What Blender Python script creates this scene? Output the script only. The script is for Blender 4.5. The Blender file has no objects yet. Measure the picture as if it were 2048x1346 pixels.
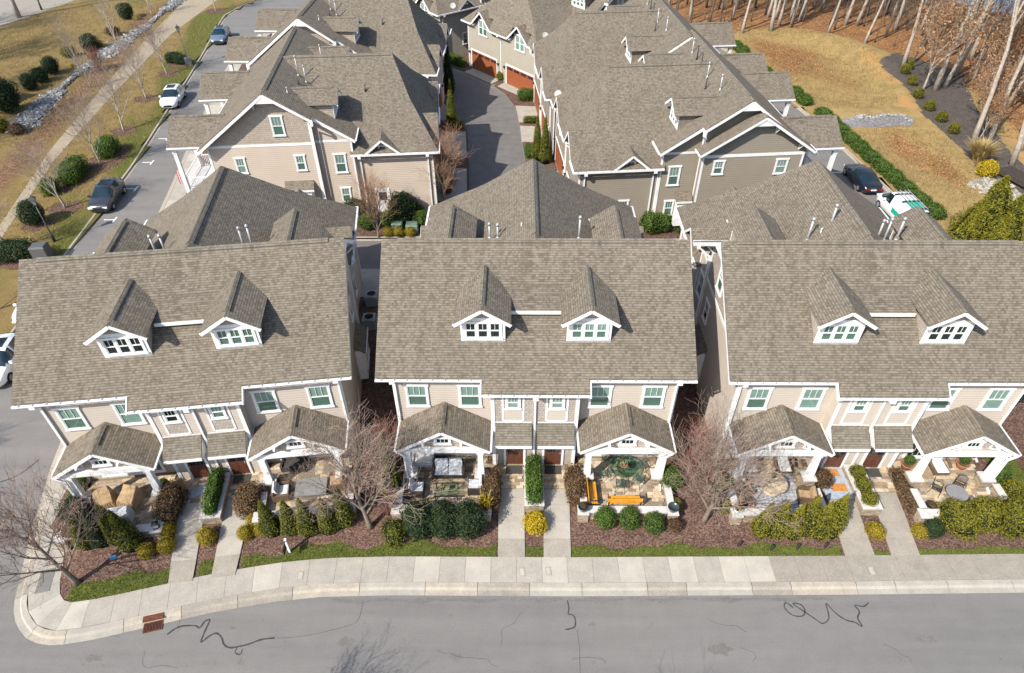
import bpy, math, random
import numpy as np
from mathutils import Matrix, Vector
R_ = math.radians
scene = bpy.context.scene
# ------------------------------------------------------------------ camera, sky, sun, exposure
cam = bpy.data.cameras.new('camera'); cam.sensor_width = 36.0; cam.lens = 1346.8/2048*36
cam.clip_start = .5; cam.clip_end = 2000
camo = bpy.data.objects.new('camera', cam); scene.collection.objects.link(camo)
camo.matrix_world = Matrix.Translation((0, 0, 30)) @ Matrix.Rotation(R_(90-41.374), 4, 'X') @ Matrix.Rotation(-.0035, 4, 'Z')
scene.camera = camo
SUN_AZ, SUN_EL = R_(45), R_(43)          # light travels towards +X +Y
world = bpy.data.worlds.new('World'); scene.world = world; world.use_nodes = True
_n = world.node_tree.nodes; _l = world.node_tree.links
_bg = _n.get('Background') or _n.new('ShaderNodeBackground')
_sky = _n.new('ShaderNodeTexSky'); _sky.sky_type = 'NISHITA'; _sky.sun_disc = False
_sky.sun_elevation = SUN_EL; _sky.sun_rotation = R_(225); _sky.air_density = 1.0; _sky.dust_density = 1.2
_l.new(_sky.outputs[0], _bg.inputs[0]); _bg.inputs[1].default_value = .15
sl = bpy.data.lights.new('sun', 'SUN'); sl.energy = 4.5; sl.angle = R_(.53); sl.color = (1, .94, .85)
so = bpy.data.objects.new('sun', sl); scene.collection.objects.link(so)
_d = Vector((math.cos(SUN_EL)*math.cos(SUN_AZ), math.cos(SUN_EL)*math.sin(SUN_AZ), -math.sin(SUN_EL)))
so.rotation_euler = _d.to_track_quat('-Z', 'Y').to_euler(); so.location = (-40, -40, 60)
vs = scene.view_settings; vs.view_transform = 'Standard'; vs.look = 'None'; vs.gamma = 1; vs.use_curve_mapping = False
vs.exposure = .62

# ------------------------------------------------------------------ helpers
C = scene.collection
rnd = random.Random(7)
def link(o, parent=None):
    C.objects.link(o)
    if parent is not None: o.parent = parent
    return o
def tag(o, label=None, cat=None, group=None, kind=None):
    if label: o['label'] = label
    if cat: o['category'] = cat
    if group: o['group'] = group
    if kind: o['kind'] = kind
    return o
def empty(name, loc=(0, 0, 0), rz=0, label=None, cat=None, group=None):
    o = bpy.data.objects.new(name, None); o.empty_display_size = .3
    o.location = loc; o.rotation_euler = (0, 0, rz); link(o)
    return tag(o, label, cat, group)
def inst(name, mesh, parent=None, loc=(0, 0, 0), rz=0, sc=1):
    o = bpy.data.objects.new(name, mesh); link(o, parent); o.location = loc
    o.rotation_euler = (0, 0, rz); o.scale = (sc, sc, sc) if not isinstance(sc, tuple) else sc
    return o
def copy_tree(o, parent=None):
    c = o.copy(); link(c); c.parent = parent
    for ch in list(o.children): copy_tree(ch, c)
    return c

class MB:
    def __init__(s): s.v = []; s.f = []; s.mi = []; s.m = 0
    def pts(s, P): k = len(s.v); s.v += [tuple(p) for p in P]; return k
    def face(s, *i): s.f.append(i); s.mi.append(s.m)
    def poly(s, P): k = s.pts(P); s.face(*range(k, k+len(P))); return s
    def box(s, x0, y0, z0, x1, y1, z1):
        k = s.pts([(x0,y0,z0),(x1,y0,z0),(x1,y1,z0),(x0,y1,z0),(x0,y0,z1),(x1,y0,z1),(x1,y1,z1),(x0,y1,z1)])
        for f in ((3,2,1,0),(4,5,6,7),(0,1,5,4),(1,2,6,5),(2,3,7,6),(3,0,4,7)): s.face(*[k+i for i in f])
        return s
    def frus(s, cx, cy, z0, w0, d0, z1, w1, d1):
        k = s.pts([(cx-w0,cy-d0,z0),(cx+w0,cy-d0,z0),(cx+w0,cy+d0,z0),(cx-w0,cy+d0,z0),(cx-w1,cy-d1,z1),(cx+w1,cy-d1,z1),(cx+w1,cy+d1,z1),(cx-w1,cy+d1,z1)])
        for f in ((3,2,1,0),(4,5,6,7),(0,1,5,4),(1,2,6,5),(2,3,7,6),(3,0,4,7)): s.face(*[k+i for i in f])
        return s
    def prism(s, P, d):                 # polygon P (counter-clockwise seen from outside) pushed back along d
        n = len(P); d = Vector(d); k = s.pts(P); j = s.pts([Vector(p)+d for p in P])
        s.face(*range(k, k+n)); s.face(*range(j+n-1, j-1, -1))
        for i in range(n): s.face(k+(i+1) % n, k+i, j+i, j+(i+1) % n)
        return s
    def slab(s, P, t=.12):
        P = [Vector(p) for p in P]; n = Vector((0, 0, 0))
        for i in range(len(P)): n += P[i].cross(P[(i+1) % len(P)])
        n.normalize()
        if n.z < 0: P.reverse(); n = -n
        return s.prism(P, -n*t)
    def bar(s, p, q, w, h, up=(0, 0, 1)):
        p = Vector(p); q = Vector(q); d = (q-p).normalized(); u = Vector(up)
        a = d.cross(u)
        if a.length < 1e-4: a = d.cross(Vector((1, 0, 0)))
        a.normalize(); b = a.cross(d).normalized(); a = a*w/2; b = b*h/2
        k = s.pts([p-a-b, p+a-b, p+a+b, p-a+b, q-a-b, q+a-b, q+a+b, q-a+b])
        for f in ((0,1,2,3),(7,6,5,4),(0,4,5,1),(1,5,6,2),(2,6,7,3),(3,7,4,0)): s.face(*[k+i for i in f])
        return s
    def tube(s, P, r, n=6, cap=True):
        P = [Vector(p) for p in P]; r = r if isinstance(r, (list, tuple)) else [r]*len(P); rings = []
        for i, p in enumerate(P):
            d = (P[min(i+1, len(P)-1)]-P[max(i-1, 0)])
            d = d.normalized() if d.length > 1e-6 else Vector((0, 0, 1))
            a = d.cross(Vector((0, 0, 1)) if abs(d.z) < .9 else Vector((1, 0, 0))).normalized(); b = d.cross(a)
            rings.append(s.pts([p+(a*math.cos(2*math.pi*j/n)+b*math.sin(2*math.pi*j/n))*r[i] for j in range(n)]))
        for i in range(len(P)-1):
            for j in range(n): s.face(rings[i]+j, rings[i+1]+j, rings[i+1]+(j+1) % n, rings[i]+(j+1) % n)
        if cap: s.face(*range(rings[-1]+n-1, rings[-1]-1, -1)); s.face(*range(rings[0], rings[0]+n))
        return s
    def lathe(s, prof, n=14, c=(0, 0)):
        rings = [s.pts([(c[0]+r*math.cos(2*math.pi*j/n), c[1]+r*math.sin(2*math.pi*j/n), z) for j in range(n)]) for r, z in prof]
        for i in range(len(rings)-1):
            for j in range(n): s.face(rings[i]+j, rings[i]+(j+1) % n, rings[i+1]+(j+1) % n, rings[i+1]+j)
        s.face(*range(rings[-1], rings[-1]+n)); s.face(*range(rings[0]+n-1, rings[0]-1, -1))
        return s
    def mesh(s, name, mats, smooth=False, uv=True):
        me = bpy.data.meshes.new(name); me.from_pydata(s.v, [], s.f)
        for m in (mats if isinstance(mats, (list, tuple)) else [mats]): me.materials.append(M[m])
        if any(s.mi): me.polygons.foreach_set('material_index', s.mi)
        if smooth: me.polygons.foreach_set('use_smooth', [True]*len(s.f))
        if uv: auto_uv(me)
        me.update(); return me
    def build(s, name, mats, parent=None, smooth=False, uv=True):
        return inst(name, s.mesh(name, mats, smooth, uv), parent)
def each(mb, name, mats, parent, smooth=False, uv=True):
    """one object for every separate piece collected in mb"""
    par = list(range(len(mb.v)))
    def find(a):
        while par[a] != a: par[a] = par[par[a]]; a = par[a]
        return a
    for f in mb.f:
        for i in f[1:]: par[find(i)] = find(f[0])
    comp = {}
    for f in mb.f: comp.setdefault(find(f[0]), []).append(f)
    for fs in comp.values():
        ids = sorted({i for f in fs for i in f}); mp = {a: k for k, a in enumerate(ids)}
        b = MB(); b.v = [mb.v[i] for i in ids]; b.f = [tuple(mp[i] for i in f) for f in fs]; b.mi = [0]*len(b.f)
        b.build(name, mats, parent, smooth, uv)
def auto_uv(me):
    ly = me.uv_layers.new(name='UVMap'); d = np.zeros(len(me.loops)*2, 'f4'); vv = me.vertices
    for p in me.polygons:
        n = p.normal
        if abs(n.z) > .985: u = Vector((1, 0, 0)); v = Vector((0, 1, 0))
        else: u = Vector((-n.y, n.x, 0)).normalized(); v = n.cross(u)
        for li in p.loop_indices:
            c = vv[me.loops[li].vertex_index].co; d[2*li] = c.dot(u); d[2*li+1] = c.dot(v)
    ly.data.foreach_set('uv', d)

# ------------------------------------------------------------------ materials
M = {}
class NT:
    def __init__(s, name, rough=.8, spec=.3):
        m = bpy.data.materials.new(name); m.use_nodes = True; s.m = m; s.t = m.node_tree; s.n = s.t.nodes; s.l = s.t.links
        s.b = s.n['Principled BSDF']; s.b.inputs['Roughness'].default_value = rough
        s.b.inputs['Specular IOR Level'].default_value = spec; M[name] = m
    def node(s, t, **k):
        n = s.n.new('ShaderNode'+t)
        for a, b in k.items():
            if isinstance(b, bpy.types.NodeSocket): s.l.new(b, n.inputs[a])
            elif a in n.inputs.keys(): n.inputs[a].default_value = b
            else: setattr(n, a, b)
        return n
    def uv(s): return s.node('UVMap', uv_map='UVMap').outputs[0]
    def obj(s): return s.node('TexCoord').outputs['Object']
    def pos(s): return s.node('NewGeometry').outputs['Position']
    def noise(s, vec, scale, detail=4, rough=.6):
        n = s.node('TexNoise'); s.l.new(vec, n.inputs['Vector']); n.inputs['Scale'].default_value = scale
        n.inputs['Detail'].default_value = detail; n.inputs['Roughness'].default_value = rough; return n.outputs['Fac']
    def ramp(s, fac, stops):
        n = s.node('ValToRGB'); s.l.new(fac, n.inputs[0]); e = n.color_ramp.elements
        while len(e) < len(stops): e.new(.5)
        for i, (p, c) in enumerate(stops): e[i].position = p; e[i].color = (*c, 1) if len(c) == 3 else c
        return n.outputs[0]
    def mix(s, fac, a, b, mode='MIX'):
        n = s.node('Mix', data_type='RGBA', blend_type=mode)
        for sock, v in ((n.inputs[0], fac), (n.inputs[6], a), (n.inputs[7], b)):
            if isinstance(v, bpy.types.NodeSocket): s.l.new(v, sock)
            else: sock.default_value = v if not isinstance(v, tuple) else ((*v, 1) if len(v) == 3 else v)
        return n.outputs[2]
    def math(s, op, a, b=0.):
        n = s.node('Math', operation=op)
        for i, v in enumerate((a, b)):
            if isinstance(v, bpy.types.NodeSocket): s.l.new(v, n.inputs[i])
            else: n.inputs[i].default_value = v
        return n.outputs[0]
    def col(s, c):
        if isinstance(c, bpy.types.NodeSocket): s.l.new(c, s.b.inputs['Base Color'])
        else: s.b.inputs['Base Color'].default_value = (*c, 1)
        return s
    def bump(s, h, strength=.5, dist=.02):
        n = s.node('Bump'); s.l.new(h, n.inputs['Height']); n.inputs['Strength'].default_value = strength
        n.inputs['Distance'].default_value = dist; s.l.new(n.outputs[0], s.b.inputs['Normal']); return s
def plain(name, c, rough=.6, spec=.4, var=.08, scale=3., metal=0):
    t = NT(name, rough, spec); f = t.noise(t.pos(), scale, 5)
    lo = tuple(max(0, x*(1-var)) for x in c); hi = tuple(min(1, x*(1+var)) for x in c)
    t.col(t.ramp(f, [(.3, lo), (.7, hi)])); t.b.inputs['Metallic'].default_value = metal; return t
def m_shingle(name, dark, mid, light):
    t = NT(name, .93, .15); uv = t.uv()
    def brick(w, h, off, mort):
        n = t.node('TexBrick', offset=off, squash=1.0); t.l.new(uv, n.inputs['Vector'])
        for k, v in (('Scale', 1), ('Mortar Size', mort), ('Mortar Smooth', .3), ('Bias', 0), ('Brick Width', w), ('Row Height', h)): n.inputs[k].default_value = v
        n.inputs['Color1'].default_value = (0, 0, 0, 1); n.inputs['Color2'].default_value = (1, 1, 1, 1); n.inputs['Mortar'].default_value = (.15, .15, .15, 1)
        return n
    a = brick(.17, .125, .43, .005); b = brick(.11, .125, .61, 0)
    f = t.mix(.5, a.outputs[0], b.outputs[0])
    c = t.ramp(f, [(.12, dark), (.45, mid), (.8, light)])
    g = t.noise(uv, 95, 3, .7); c = t.mix(.3, c, t.ramp(g, [(.3, (.2, .18, .16)), (.7, (.72, .7, .66))]), 'OVERLAY')
    w = t.noise(t.pos(), .35, 3, .5); c = t.mix(.4, c, t.ramp(w, [(.25, (.84, .84, .85)), (.75, (1.1, 1.09, 1.07))]), 'MULTIPLY')
    # streaks that run down the slope
    mp = t.node('Mapping', Scale=(1.6, .12, 1)); t.l.new(uv, mp.inputs[0]); st = t.noise(mp.outputs[0], 1.3, 4)
    c = t.mix(.45, c, t.ramp(st, [(.35, (.8, .8, .8)), (.65, (1.06, 1.06, 1.06))]), 'MULTIPLY')
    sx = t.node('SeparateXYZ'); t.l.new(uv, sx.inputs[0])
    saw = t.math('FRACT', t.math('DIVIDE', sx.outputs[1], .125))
    c = t.mix(t.math('MULTIPLY', t.math('LESS_THAN', saw, .16), .75), c, tuple(x*.45 for x in dark)); t.col(c)  # butt shadow painted into the colour along the bottom of each course
    h = t.math('ADD', t.math('MULTIPLY', saw, -1.0), t.math('MULTIPLY', b.outputs[0], .35)); h = t.math('ADD', h, t.math('MULTIPLY', g, .25))
    t.bump(h, .75, .03)
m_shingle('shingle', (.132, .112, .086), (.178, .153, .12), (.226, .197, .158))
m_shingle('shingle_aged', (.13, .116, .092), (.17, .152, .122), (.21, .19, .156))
def m_siding(name, c, h=.165):
    t = NT(name, .7, .25); uv = t.uv(); sx = t.node('SeparateXYZ'); t.l.new(uv, sx.inputs[0])
    q = t.math('DIVIDE', sx.outputs[1], h); saw = t.math('FRACT', q); row = t.math('FLOOR', q)
    wn = t.node('TexWhiteNoise', noise_dimensions='1D'); t.l.new(row, wn.inputs['W'])
    b = t.mix(t.math('MULTIPLY', wn.outputs[0], .12), c, tuple(x*.8 for x in c))
    n = t.noise(t.pos(), .8, 5); b = t.mix(.4, b, t.ramp(n, [(.3, (.86, .86, .87)), (.7, (1.05, 1.05, 1.04))]), 'MULTIPLY')
    lip_shade = t.math('LESS_THAN', saw, .07); b = t.mix(t.math('MULTIPLY', lip_shade, .4), b, tuple(x*.45 for x in c))  # thin dark line at every lap: shade under the lip, painted for depth
    t.col(b); t.bump(t.math('MULTIPLY', saw, -1), .9, .03)
def m_shake(name, c):
    t = NT(name, .8, .2); uv = t.uv(); n = t.node('TexBrick', offset=.5); t.l.new(uv, n.inputs['Vector'])
    for k, v in (('Scale', 1), ('Mortar Size', .007), ('Bias', 0), ('Brick Width', .17), ('Row Height', .17)): n.inputs[k].default_value = v
    n.inputs['Color1'].default_value = (*[x*.88 for x in c], 1); n.inputs['Color2'].default_value = (*[x*1.1 for x in c], 1)
    n.inputs['Mortar'].default_value = (*[x*.5 for x in c], 1)
    t.col(n.outputs[0]); t.bump(t.math('MULTIPLY', n.outputs['Fac'], -1), .7, .02)
for k, c in (('tan', (.46, .388, .315)), ('olive', (.24, .21, .165)), ('stone_grey', (.34, .308, .25)), ('taupe', (.44, .385, .328))):
    m_siding('siding_'+k, c); m_shake('shake_'+k, tuple(x*.88 for x in c))
plain('white', (.7, .7, .69), .5, .35, .1, 1.6); plain('white_shade', (.66, .66, .66), .6)
plain('dark_metal', (.03, .03, .032), .4, .5); plain('galv', (.42, .43, .44), .5, .4, .15, 6., .4); plain('pipe_black', (.02, .02, .02), .5)
t = NT('glass', .06, .6); t.b.inputs['Alpha'].default_value = 1
_tr = t.node('BsdfTransparent'); _tr.inputs[0].default_value = (.7, .82, .775, 1)
_gl = t.node('BsdfGlossy'); _gl.inputs['Roughness'].default_value = .04; _gl.inputs[0].default_value = (.85, .9, .92, 1)
_fr = t.node('LayerWeight'); _fr.inputs[0].default_value = .5; _fp = t.math('ADD', t.math('MULTIPLY', t.math('POWER', _fr.outputs['Facing'], 4.), .7), .06); _mx = t.node('MixShader'); t.l.new(_fp, _mx.inputs[0])
t.l.new(_tr.outputs[0], _mx.inputs[1]); t.l.new(_gl.outputs[0], _mx.inputs[2]); t.l.new(_mx.outputs[0], t.n['Material Output'].inputs[0])
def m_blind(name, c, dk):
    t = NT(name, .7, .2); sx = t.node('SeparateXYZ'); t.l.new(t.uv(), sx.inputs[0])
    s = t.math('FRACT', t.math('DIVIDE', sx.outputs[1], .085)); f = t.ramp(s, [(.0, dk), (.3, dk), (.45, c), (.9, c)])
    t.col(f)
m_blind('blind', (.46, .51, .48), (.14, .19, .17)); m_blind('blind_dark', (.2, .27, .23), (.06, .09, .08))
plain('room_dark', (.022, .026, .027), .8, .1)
t = NT('car_glass', .03, .8); t.col((.008, .02, .028)); t.b.inputs['Specular IOR Level'].default_value = 1
plain('door_brown', (.10, .038, .022), .45, .4, .2, 5.)
t = NT('garage_wood', .5, .3); sx = t.node('SeparateXYZ'); t.l.new(t.uv(), sx.inputs[0])
mp = t.node('Mapping', Scale=(14, 1.2, 1)); t.l.new(t.uv(), mp.inputs[0]); nn = t.noise(mp.outputs[0], 2.5, 5)
t.col(t.ramp(nn, [(.3, (.20, .058, .022)), (.7, (.33, .105, .042))])); t.bump(nn, .2, .01)
plain('rubber', (.018, .018, .02), .8)

# ------------------------------------------------------------------ windows (canonical: x right, -y outwards, z up, centred)
_wc = {}
def window_meshes(w, h, n, style):
    key = (round(w, 2), round(h, 2), n, style)
    if key in _wc: return _wc[key]
    f = MB(); tw = .1; x0, x1, z0, z1 = -w/2, w/2, -h/2, h/2
    f.box(x0, -.07, z0+.08, x0+tw, .0, z1-.12); f.box(x1-tw, -.07, z0+.08, x1, 0, z1-.12)
    f.box(x0-.05, -.085, z1-.12, x1+.05, 0, z1); f.box(x0-.04, -.11, z0, x1+.04, 0, z0+.08)
    ix0, ix1, iz0, iz1 = x0+tw, x1-tw, z0+.08, z1-.12; uw = (ix1-ix0-(n-1)*.1)/n; panes = []; blinds = []
    for i in range(n):
        a = ix0+i*(uw+.1); b = a+uw
        if i < n-1: f.box(b, -.065, iz0, b+.1, 0, iz1)
        s = .045
        f.box(a, -.05, iz0, a+s, -.003, iz1); f.box(b-s, -.05, iz0, b, -.003, iz1); f.box(a+s, -.05, iz0, b-s, -.003, iz0+s); f.box(a+s, -.05, iz1-s, b-s, -.003, iz1)
        mid = (iz0+iz1)/2; ga, gb, g0, g1 = a+s, b-s, iz0+s, iz1-s
        if style != 'fixed':
            f.box(ga, -.055, mid-.028, gb, -.003, mid+.028)
            lo, up = (ga, g0, gb, mid-.028), (ga, mid+.028, gb, g1); panes += [lo, up]
        else: panes.append((ga, g0, gb, g1)); up = panes[-1]
        nv = 3 if (gb-ga) > .45 else 2
        for j in range(1, nv): x = ga+(gb-ga)*j/nv; f.box(x-.011, -.047, up[1], x+.011, -.028, up[3])
        if style == 'fixed2': z = (up[1]+up[3])/2; f.box(ga, -.048, z-.011, gb, -.028, z+.011)
        blinds.append((ga, g0, gb, g1))
    pm = [MB().poly([(a, -.036, b), (c, -.036, b), (c, -.036, d), (a, -.036, d)]).mesh('pane', 'glass') for a, b, c, d in panes]
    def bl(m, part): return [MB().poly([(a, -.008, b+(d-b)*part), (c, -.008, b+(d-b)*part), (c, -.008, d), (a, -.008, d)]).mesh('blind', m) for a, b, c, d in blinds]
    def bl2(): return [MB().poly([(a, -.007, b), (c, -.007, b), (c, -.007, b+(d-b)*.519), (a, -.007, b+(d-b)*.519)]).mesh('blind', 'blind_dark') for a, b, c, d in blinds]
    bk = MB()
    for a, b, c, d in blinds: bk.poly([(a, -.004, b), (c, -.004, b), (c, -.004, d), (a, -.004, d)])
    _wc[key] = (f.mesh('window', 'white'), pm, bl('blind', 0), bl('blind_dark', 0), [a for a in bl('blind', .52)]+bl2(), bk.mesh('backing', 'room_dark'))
    return _wc[key]
def window(parent, x, y, z, w, h, rz=0, n=1, style='dh', look=None):
    fm, pm, bf, bd, bh, bk = window_meshes(w, h, n, style)
    o = inst('window', fm, parent, (x, y, z), rz)
    for p in pm: inst('pane', p, o)
    inst('backing', bk, o)
    look = rnd.choice(['half', 'half', 'full']) if look == 'full' else look or rnd.choice(['full', 'half', 'half', 'dark', 'none'])
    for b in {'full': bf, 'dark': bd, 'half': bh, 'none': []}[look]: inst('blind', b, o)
    return o
_cache = {}
def cached(key, fn):
    if key not in _cache: _cache[key] = fn()
    return _cache[key]
def bracket_mesh():
    b = MB(); b.box(-.05, -.02, -.55, .05, .06, .0); b.box(-.05, -.5, -.1, .05, -.02, 0)
    b.bar((0, -.03, -.5), (0, -.46, -.08), .07, .08); return b.mesh('bracket', 'white')
def bracket(parent, x, y, z, rz): inst('bracket', cached('bracket', bracket_mesh), parent, (x, y, z), rz)

# ------------------------------------------------------------------ the house builder (a pair of town houses under one roof)
KF, KR = .739, .66
def zf(y): return 6.94+KF*(y+.5)
def zr_(y): return 11.19-KR*(y-5.25)
def rake(b, p, q, w=.05, h=.24):
    b.bar(p, q, w, h, (0, 0, 1))
def gable_roof(par, cx, ridge, eave, half, y0, y1, axis='y', mat='shingle', gut=True, t=.07):
    """small gable roof; ridge runs along axis from y0 (open gable end) to y1"""
    P = (lambda a, l, z: (cx+a, l, z)) if axis == 'y' else (lambda a, l, z: (l, cx+a, z))
    b = MB()
    b.slab([P(0, y0, ridge), P(0, y1, ridge), P(-half, y1, eave), P(-half, y0, eave)], t)
    b.slab([P(0, y0, ridge), P(half, y0, eave), P(half, y1, eave), P(0, y1, ridge)], t)
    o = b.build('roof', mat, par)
    d = .02 if y1 > y0 else -.02
    r = MB()
    for s in (-1, 1):
        r.bar(P(0, y0+d*.5, ridge-.15), P(s*(half+.0), y0+d*.5, eave-.15), .06, .17)
    each(r, 'rake_board', 'white', o)
    g = MB()
    for s in (-1, 1) if gut else (): g.bar(P(s*(half+.045), y0, eave-.06), P(s*(half+.045), y1, eave-.06), .09, .1)
    each(g, 'gutter', 'white', o)
    return o, P
def ridge_cap(par, p, q, half=.17, k=.66, axis='x'):
    b = MB(); z = .06
    (x0, y0, z0), (x1, y1, z1) = p, q
    if axis == 'x':
        b.slab([(x0, y0, z0+z), (x1, y1, z1+z), (x1, y1-half, z1+z-half*k), (x0, y0-half, z0+z-half*k)], .03)
        b.slab([(x0, y0, z0+z), (x0, y0+half, z0+z-half*k), (x1, y1+half, z1+z-half*k), (x1, y1, z1+z)], .03)
    else:
        b.slab([(x0, y0, z0+z), (x0-half, y0, z0+z-half*k), (x1-half, y1, z1+z-half*k), (x1, y1, z1+z)], .03)
        b.slab([(x0, y0, z0+z), (x1, y1, z1+z), (x1+half, y1, z1+z-half*k), (x0+half, y0, z0+z-half*k)], .03)
    b.build('ridge_cap', 'shingle_aged', par)
def dormer(H, cx, front, wall):
    s = 1 if front else -1
    ridge = 10.4 if front else 10.3
    yf = 1.05 if front else 9.75
    yin = 4.2 if front else 6.5
    Y = lambda d: yf+s*d                       # d metres behind the face
    ev = ridge-.9
    o, P = gable_roof(H, cx, ridge, ev, 1.37, Y(-.45), yin, gut=False)
    ridge_cap(o, (cx, min(Y(-.1), yin-.2*s), ridge), (cx, max(Y(-.1), yin-.2*s), ridge), .15, .66, 'y')
    zb = 8.1 if front else zr_(9.75); wh = 1.12 if front else 1.0
    w = MB(); w.prism([(cx-1.05, yf, zb-.6), (cx+1.05, yf, zb-.6), (cx+1.05, yf, ev+.08), (cx, yf, ridge-.12), (cx-1.05, yf, ev+.08)] if s > 0 else
                      [(cx+1.05, yf, zb-.6), (cx-1.05, yf, zb-.6), (cx-1.05, yf, ev+.08), (cx, yf, ridge-.12), (cx+1.05, yf, ev+.08)], (0, s*1.9, 0))
    wo = w.build('dormer_wall', wall, H)
    f = MB(); a, b = Y(-.03), Y(-.002); a, b = min(a, b), max(a, b)
    f.box(cx-1.08, a, zb-.12, cx+1.08, b, zb+.16); f.box(cx-1.08, a, zb+.16, cx-.85, b, ev+.05); f.box(cx+.85, a, zb+.16, cx+1.08, b, ev+.05); f.box(cx-.85, a, zb+.08+wh, cx+.85, b, ev+.02)
    f.build('trim', 'white', wo)
    window(H, cx, Y(-.005), zb+.1+wh/2, 1.86, wh, 0 if s > 0 else math.pi, 3, 'dh')
    fl = MB(); fl.box(cx-1.12, min(Y(-.09), Y(0)), zb-.13, cx+1.12, max(Y(-.09), Y(0)), zb-.07); fl.build('flashing', 'galv', wo)
def railing(par, p, q, h=1.0, name='railing'):
    b = MB(); p = Vector(p); q = Vector(q); b.bar(p+Vector((0, 0, h)), q+Vector((0, 0, h)), .07, .06); b.bar(p+Vector((0, 0, .12)), q+Vector((0, 0, .12)), .05, .05)
    n = max(2, int((q-p).length/.13))
    for i in range(n+1): c = p.lerp(q, i/n); w = .09 if i in (0, n) else .035; b.bar(c, c+Vector((0, 0, h+(.1 if i in (0, n) else 0))), w, w)
    return b.build(name, 'white', par)
def downspout(par, x, y, zt, zb, oy=-.45, ox=0):
    b = MB(); b.box(x+ox-.13, y+oy-.11, zt-.16, x+ox+.13, y+oy+.09, zt+.06)
    b.bar((x+ox, y+oy, zt-.12), (x, y-.07, zt-.5), .09, .08); b.box(x-.05, y-.11, zb, x+.05, y-.03, zt-.45); b.bar((x, y-.07, zb+.05), (x, y-.3, zb-.02), .09, .08)
    b.build('downspout', 'white', par)
def garage_door(par, cx, y, rz):
    b = MB(); W, Hh = 2.45, 2.2
    f = MB(); f.box(-W-.14, -.06, 0, -W, .0, Hh+.16); f.box(W, -.06, 0, W+.14, 0, Hh+.16); f.box(-W, -.06, Hh, W, 0, Hh+.16)
    o = inst('garage_door', cached('gd_frame', lambda: f.mesh('garage_door', 'white')), par, (cx, y, .3), rz)
    def pan():
        p = MB()
        for i in range(4):
            z0 = i*Hh/4; p.box(-W, -.03, z0+.012, W, -.006, z0+Hh/4-.012) if i < 3 else None
            for j in range(8):
                x0 = -W+j*2*W/8
                if i < 3: p.box(x0+.06, -.042, z0+.06, x0+2*W/8-.06, -.03, z0+Hh/4-.06)
        z0 = 3*Hh/4; p.box(-W, -.03, z0+.012, W, -.006, z0+.13); p.box(-W, -.03, z0+.43, W, -.006, Hh)
        for j in range(5): x = -W+j*2*W/4; p.box(max(-W, x-.12), -.03, z0+.13, min(W, x+.12), -.006, z0+.43)
        for j in range(4):
            for k in range(1, 4): x = -W+(j+k/4)*2*W/4; p.box(x-.015, -.028, z0+.13, x+.015, -.02, z0+.43)
        return p.mesh('door_panel', 'garage_wood')
    inst('door_panel', cached('gd_panel', pan), o)
    for j in range(4):
        x = -W+(j+.5)*2*W/4
        inst('pane', cached('gd_pane', lambda: MB().poly([(-.49, -.012, -.15), (.49, -.012, -.15), (.49, -.012, .15), (-.49, -.012, .15)]).mesh('pane', 'car_glass')), o, (x, 0, 3*Hh/4+.28))
def wall_lamp(par, x, y, z, rz):
    def mk(): b = MB(); b.box(-.06, -.02, -.12, .06, .0, .12); b.frus(0, -.14, -.12, .05, .05, .1, .09, .09); b.frus(0, -.14, .1, .12, .12, .18, .02, .02); return b.mesh('wall_lamp', 'dark_metal')
    inst('wall_lamp', cached('wlamp', mk), par, (x, y, z), rz)
def pipe(par, x, y, zb, zt, r=.09, cap=True, mat='galv'):
    r *= .62; b = MB(); b.tube([(x, y, zb-.3), (x, y, zt)], r, 10); b.lathe([(r*2.1, zb-.12), (r*2, zb+.1), (r*1.1, zb+.22)], 10, (x, y))
    if cap: b.lathe([(r*1.5, zt-.02), (r*1.6, zt+.1), (r*.8, zt+.17)], 10, (x, y))
    b.build('vent_pipe', mat, par, True)

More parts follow.
